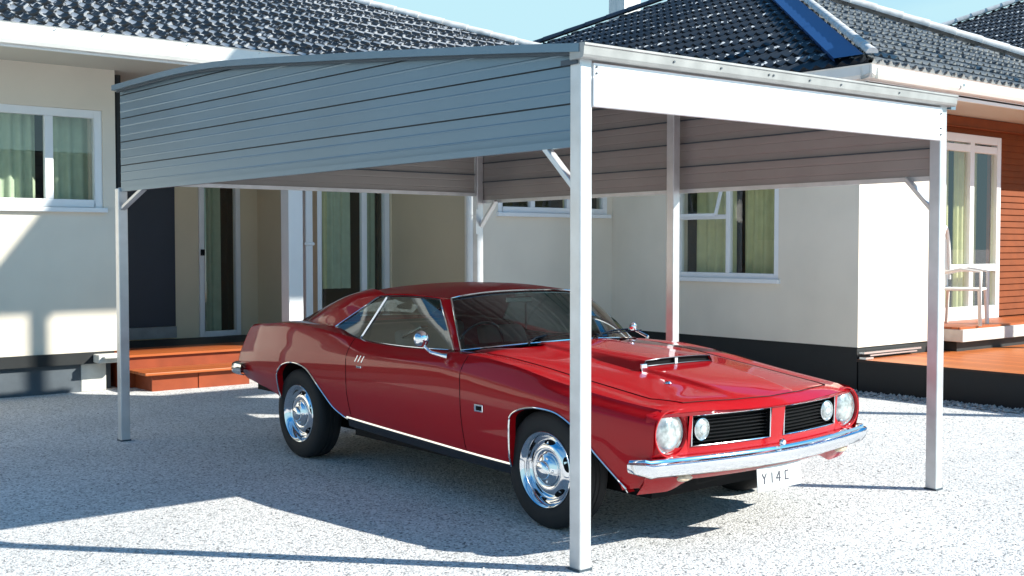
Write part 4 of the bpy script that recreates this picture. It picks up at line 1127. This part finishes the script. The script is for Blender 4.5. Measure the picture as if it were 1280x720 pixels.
# bright mouldings
def mould(name, pts, r, m=None, flat=False):
    mb = MB(); mb.tube(pts, r, 8); return mb.build(name, m or M['chrome'], car, smooth=True)
for s in (1, -1):
    mould('arch_moulding', arch_pts(fap, s, -.004), .0055); mould('arch_moulding', arch_pts(rap, s, -.004), .0055)
    xr = [lerp(-2.05, -.27, i/40) for i in range(41)]
    mb = MB(); rows = []
    for X in xr:
        z = zbt(X); y = side_y(X, z)
        rows.append([(X, s*(y-.004), z+.018), (X, s*(y+.008), z+.014), (X, s*(y+.010), z+.004), (X, s*(y-.002), z-.006)])
    mb.grid(rows, flip=(s < 0)); mb.build('sill_moulding', M['chrome'], car, smooth=True, angle=50)
    mb = MB(); mb.grid([[(X, s*(side_y(X, zbt(X))-.006), zbt(X)-.002) for X in xr], [(X, s*(side_y(X, zbt(X))-.012), zbt(X)-.055) for X in xr], [(X, s*.80, zbt(X)-.075) for X in xr]], flip=(s < 0))
    mb.build('sill', M['chrome_d'], car, smooth=True)
    # shoulder highlight edge is modelled by the wing itself; badge and gills
    mb = MB(); X, z = -.51, .612; y = side_y(X, z)
    mb.box(X-.045, s*y-.002, z-.022, X+.035, s*y+.009*s, z+.022)
    bd = mb.build('side_badge', M['chrome'], car, bevel=.004)
    mb = MB(); mb.box(X-.022, s*y+s*.0095, z-.012, X+.0, s*y+.0115*s, z+.012); mb.box(X+.006, s*y+s*.0095, z-.012, X+.026, s*y+.0115*s, z+.012); mb.build('badge_inlay', M['black'], bd)
    for k in range(3):
        X = -1.80-.04*k; z = .795; y = side_y(X, z)
        mb = MB(); mb.bar((X-.008, s*(y+.004), z-.022), (X+.010, s*(side_y(X, z+.03)+.004), z+.022), .010, .008); mb.build('side_gill', M['chrome'], car, bevel=.002, bseg=1)
    mb = MB(); y = side_y(-1.83, .745); mb.box(-1.86, s*y, .735, -1.80, s*(y+.010), .75); mb.build('door_lock', M['chrome'], car, bevel=.003)
    # door mirror
    mb = MB(); c0 = (-1.0, s*.985, .985) if s < 0 else (-1.14, s*.965, .968)
    kr = 1 if s < 0 else .62
    mb.lathe([(a*kr, b*kr) for a, b in [(0, .035), (.025, .032), (.044, .018), (.052, -.002), (.050, -.012)]], c0, 'x', 28)
    mr_ = mb.build('door_mirror', M['chrome'], car, smooth=True, angle=60)
    mb = MB(); mb.lathe([(0, -.010*kr), (.049*kr, -.010*kr)], c0, 'x', 28); mb.build('mirror_glass', M['chrome'], mr_)
    mb = MB(); mb.tube([(c0[0], s*.975, .945), (-.97, s*.94, .905), (-.93, s*.885, .885), (-.90, s*.865, .880)], [.009,.011,.014,.018], 10); mb.build('mirror_arm', M['chrome'], mr_, smooth=True)
# rear bumper
BP2 = [(-3.775+.03*(abs(y)/.88)**3, y, 0) for y in [-.87+1.74*i/30 for i in range(31)]]
BP2 = [(-3.55,-.905,0),(-3.66,-.905,0),(-3.72,-.895,0)] + BP2 + [(-3.72,.895,0),(-3.66,.905,0),(-3.55,.905,0)]
rows = []
for i, p in enumerate(BP2):
    a = Vector(BP2[max(0, i-1)]); b = Vector(BP2[min(len(BP2)-1, i+1)]); d = (b-a).normalized(); n_ = Vector((-d.y, d.x, 0))
    rows.append([(p[0]+n_.x*o, p[1]+n_.y*o, z+.13) for o, z in [(-.03,.50),(0,.502),(.02,.49),(.026,.452),(.02,.42),(0,.406),(-.03,.41)]])
mb = MB(); mb.grid(rows); mb.build('rear_bumper', M['chrome'], car, smooth=True, angle=50)
for s in (1, -1):
    for k in range(2):
        mb = MB(); y = s*(.40+.26*k); mb.box(-3.72, y-.11, .72, -3.68, y+.11, .80); mb.build('tail_light', mat('tail_red', (.35,.01,.01), .2, coat=1) if (s, k) == (1, 0) else bpy.data.materials['tail_red'], car, bevel=.01)
# underbody and wheel housings
ub = MB(); ub.box(-3.45, -.60, .22, .55, .60, .44); ub.box(-2.0, -.84, .26, -.30, .84, .33); ub.box(-3.55, -.78, .42, -3.05, .78, .50)
ub.build('underbody', M['black'], car)
for s in (1, -1):
    for p in (fap, rap):
        mb = MB()
        big = [(x_, z_) for x_, z_ in p]
        a_ = [(x_, s*(side_y(x_, z_)-.044), z_+.003) for x_, z_ in big]; b_ = [(x_, s*.60, z_+.01) for x_, z_ in big]
        mb.grid([a_, b_]); mb.add(b_, [tuple(range(len(b_)))]); mb.build('wheel_housing', M['black'], car, recalc=False)
# wheels
def wheel(X, s):
    w = empty('wheel', (X, s*.775, .325), 0, car)
    steer = 0
    t = MB(); ro = .325; hw = .098
    prof = [(.212, -hw*.86), (.225, -hw*.98), (.255, -hw*1.0), (.290, -hw*.97), (.312, -hw*.88), (ro-.002, -hw*.72), (ro, -hw*.4)]
    for g0 in (-.045, -.015, .015, .045): prof += [(ro, g0-.006), (ro-.006, g0-.004), (ro-.006, g0+.004), (ro, g0+.006)]
    prof += [(ro, hw*.4), (ro-.002, hw*.72), (.312, hw*.88), (.290, hw*.97), (.255, hw*1.0), (.225, hw*.98), (.212, hw*.86)]
    t.lathe([(r, s*y) for r, y in prof], (0,0,0), 'y', 56); t.build('tyre', M['tyre'], w, smooth=True, angle=40)
    r_ = MB(); o = s
    # bright trim ring, dished disc, raised centre
    pr = [(.214, .078), (.213, .092), (.207, .097), (.200, .093), (.190, .080), (.180, .062), (.176, .050), (.168, .044), (.155, .052), (.140, .066), (.120, .073), (.098, .070), (.085, .062)]
    r_.lathe([(r, o*y) for r, y in pr], (0,0,0), 'y', 64); rim = r_.build('rim', M['chrome'], w, smooth=True, angle=60)
    for k in range(5):
        a = 2*math.pi*k/5+.3; sl = MB(); ctr = Vector((math.cos(a)*.148, 0, math.sin(a)*.148)); tn = Vector((-math.sin(a), 0, math.cos(a))); rd = Vector((math.cos(a), 0, math.sin(a)))
        ring = []
        for q in range(20):
            b = 2*math.pi*q/20; p_ = ctr+tn*(.043*math.cos(b))+rd*(.013*math.sin(b)); rr = math.hypot(p_.x, p_.z)
            yv = hermite([(.12,.0745),(.140,.0675),(.155,.0535),(.168,.0455)])(rr); ring.append((p_.x, o*(yv+.001), p_.z))
        sl.add(ring, [tuple(range(20))]); sl.build('rim_slot', M['black'], rim, recalc=False)
    c_ = MB(); c_.lathe([(r, o*y) for r, y in [(.088, .062), (.090, .078), (.080, .088), (.060, .096), (.052, .100), (.050, .112), (.042, .120), (.020, .124), (0, .125)]], (0,0,0), 'y', 48)
    for k in range(5):
        a = 2*math.pi*k/5; c_.lathe([(0, o*.100), (.007, o*.099), (.008, o*.088)], (.068*math.cos(a), 0, .068*math.sin(a)), 'y', 10)
    c_.build('hub_cap', M['chrome'], w, smooth=True, angle=50)
    h = MB(); h.lathe([(0, o*.03), (.21, o*.03)], (0,0,0), 'y', 40); h.build('brake_drum', M['black'], w, recalc=False)
for X in (0, -2.745):
    for s in (1, -1): wheel(X, s)
# interior
it = MB(); it.box(-3.0, -.66, .34, -.75, .66, .38); it.box(-.80, -.70, .38, -.72, .70, .86)
for s in (1, -1): it.box(-2.6, s*.690, .38, -.80, s*.715, .865)
it.box(-3.1, -.62, .38, -2.95, .62, .95); it.box(-3.05, -.60, .93, -2.72, .60, .95)
it.build('cabin_lining', M['seat_d'], car)
ds = MB(); ds.box(-1.04, -.69, .70, -.76, .69, .885); ds.box(-1.10, -.60, .84, -.98, -.14, .925); dash = ds.build('dashboard', M['seat_d'], car, bevel=.02)
ds = MB(); ds.box(-1.075, -.66, .852, -1.045, .66, .862); ds.build('dash_trim', M['chrome'], dash)
for y in (-.36, .36):
    st = MB(); st.box(-1.75, y-.25, .42, -1.25, y+.25, .56); seat = st.build('seat', M['seat'], car, smooth=True, bevel=.05, bseg=3)
    st = MB()
    a = [(-1.78, y-.24, .50), (-1.78, y+.24, .50), (-1.66, y+.24, .50), (-1.66, y-.24, .50)]; b = [(-1.98, y-.20, .96), (-1.98, y+.20, .96), (-1.88, y+.20, .97), (-1.88, y-.20, .97)]
    st.add(a+b, [(0,1,2,3),(7,6,5,4),(0,4,5,1),(1,5,6,2),(2,6,7,3),(3,7,4,0)]); st.build('seat_back', M['seat'], seat, smooth=True, bevel=.04, bseg=3)
st = MB(); st.box(-2.62, -.58, .45, -2.15, .58, .62); st.box(-2.85, -.58, .60, -2.62, .58, .955); st.build('rear_seat', M['seat'], car, smooth=True, bevel=.05, bseg=3)
ster = MB(); cx, cyy, cz = -1.24, -.36, .875
cir = [(cx+.055*math.sin(t)*1.0, cyy+.19*math.cos(t), cz+.175*math.sin(t)) for t in [2*math.pi*k/32 for k in range(32)]]
ster.tube(cir, .009, 8, closed=True)
for t in (0, math.pi, -math.pi/2): ster.tube([(cx+.01, cyy, cz), (cx+.055*math.sin(t), cyy+.19*math.cos(t), cz+.175*math.sin(t))], .007, 6)
ster.tube([(cx+.01, cyy, cz), (-1.02, cyy, .82)], .018, 8)
ster.build('steering_wheel', M['chrome_s'], car, smooth=True)
mb = MB(); mb.box(-1.275, -.11, 1.165, -1.255, .11, 1.205); mb.build('rear_view_mirror', M['chrome_s'], car, bevel=.006)
# folded silver sunshade on the seat, seen through the side glass
mb = MB(); mb.bar((-1.92, -.52, .90), (-1.66, -.50, 1.0), .07, .03); mb.build('folded_sunshade', M['chrome_s'], car, bevel=.012)
#CAR-END

# ================================================================== camera, light, world
cam = bpy.data.cameras.new('camera'); co = bpy.data.objects.new('camera', cam); COL.objects.link(co)
cam.sensor_width = 36; cam.lens = 40.63; cam.clip_end = 2000; cam.clip_start = .05
co.location = (-3.702, -4.003, 1.55); co.rotation_euler = (R(90-2.105), 0, R(-39.3)); SC.camera = co

EL = R(32.0); sd = Vector((.670*math.cos(EL), -.742*math.cos(EL), math.sin(EL)))   # towards the sun
sun = bpy.data.lights.new('sun', 'SUN'); sun.energy = 4.9; sun.angle = R(.5); sun.color = (1, .975, .88)
so = bpy.data.objects.new('sun', sun); COL.objects.link(so); so.rotation_euler = sd.to_track_quat('Z', 'Y').to_euler()
so.location = (6, -6, 12)
W = bpy.data.worlds.new('World'); SC.world = W; W.use_nodes = True; nt = W.node_tree
bg = nt.nodes['Background']; bg.inputs[1].default_value = .058
sky = nt.nodes.new('ShaderNodeTexSky'); sky.sky_type = 'NISHITA'; sky.sun_disc = False
sky.sun_elevation = EL; sky.sun_rotation = math.atan2(sd.x, sd.y); sky.air_density = 1.2; sky.dust_density = .6; sky.ozone_density = 2.0
tc = nt.nodes.new('ShaderNodeTexCoord'); mp = nt.nodes.new('ShaderNodeMapping'); mp.inputs['Scale'].default_value = (1.2, 1.2, 5)
cn = nt.nodes.new('ShaderNodeTexNoise'); cn.inputs['Scale'].default_value = 1.6; cn.inputs['Detail'].default_value = 7; cn.inputs['Distortion'].default_value = .6
nt.links.new(tc.outputs['Generated'], mp.inputs[0]); nt.links.new(mp.outputs[0], cn.inputs['Vector'])
cr = nt.nodes.new('ShaderNodeValToRGB'); cr.color_ramp.elements[0].position = .42; cr.color_ramp.elements[1].position = .75
cr.color_ramp.elements[1].color = (.5,.5,.5,1)
nt.links.new(cn.outputs['Fac'], cr.inputs[0])
mx = nt.nodes.new('ShaderNodeMix'); mx.data_type = 'RGBA'; mx.inputs[7].default_value = (4.9, 7.6, 8.5, 1)
tm = nt.nodes.new('ShaderNodeVectorMath'); tm.operation = 'MULTIPLY'; tm.inputs[1].default_value = (.15, .98, 1.58)
nt.links.new(sky.outputs[0], tm.inputs[0]); nt.links.new(tm.outputs[0], mx.inputs[6])
# pale air towards the horizon plus thin cloud
sp = nt.nodes.new('ShaderNodeSeparateXYZ'); nt.links.new(tc.outputs['Generated'], sp.inputs[0])
hm = nt.nodes.new('ShaderNodeMapRange'); hm.interpolation_type = 'SMOOTHSTEP'; hm.inputs[1].default_value = .15; hm.inputs[2].default_value = .44; hm.inputs[3].default_value = .92; hm.inputs[4].default_value = 0
nt.links.new(sp.outputs[2], hm.inputs[0])
ad = nt.nodes.new('ShaderNodeMath'); ad.operation = 'ADD'; ad.use_clamp = True
nt.links.new(hm.outputs[0], ad.inputs[0]); nt.links.new(cr.outputs[0], ad.inputs[1])
nt.links.new(ad.outputs[0], mx.inputs[0]); nt.links.new(mx.outputs[2], bg.inputs[0])
SC.view_settings.view_transform = 'Standard'; SC.view_settings.look = 'None'; SC.view_settings.gamma = 1; SC.view_settings.exposure = .98
SC.render.engine = 'CYCLES'
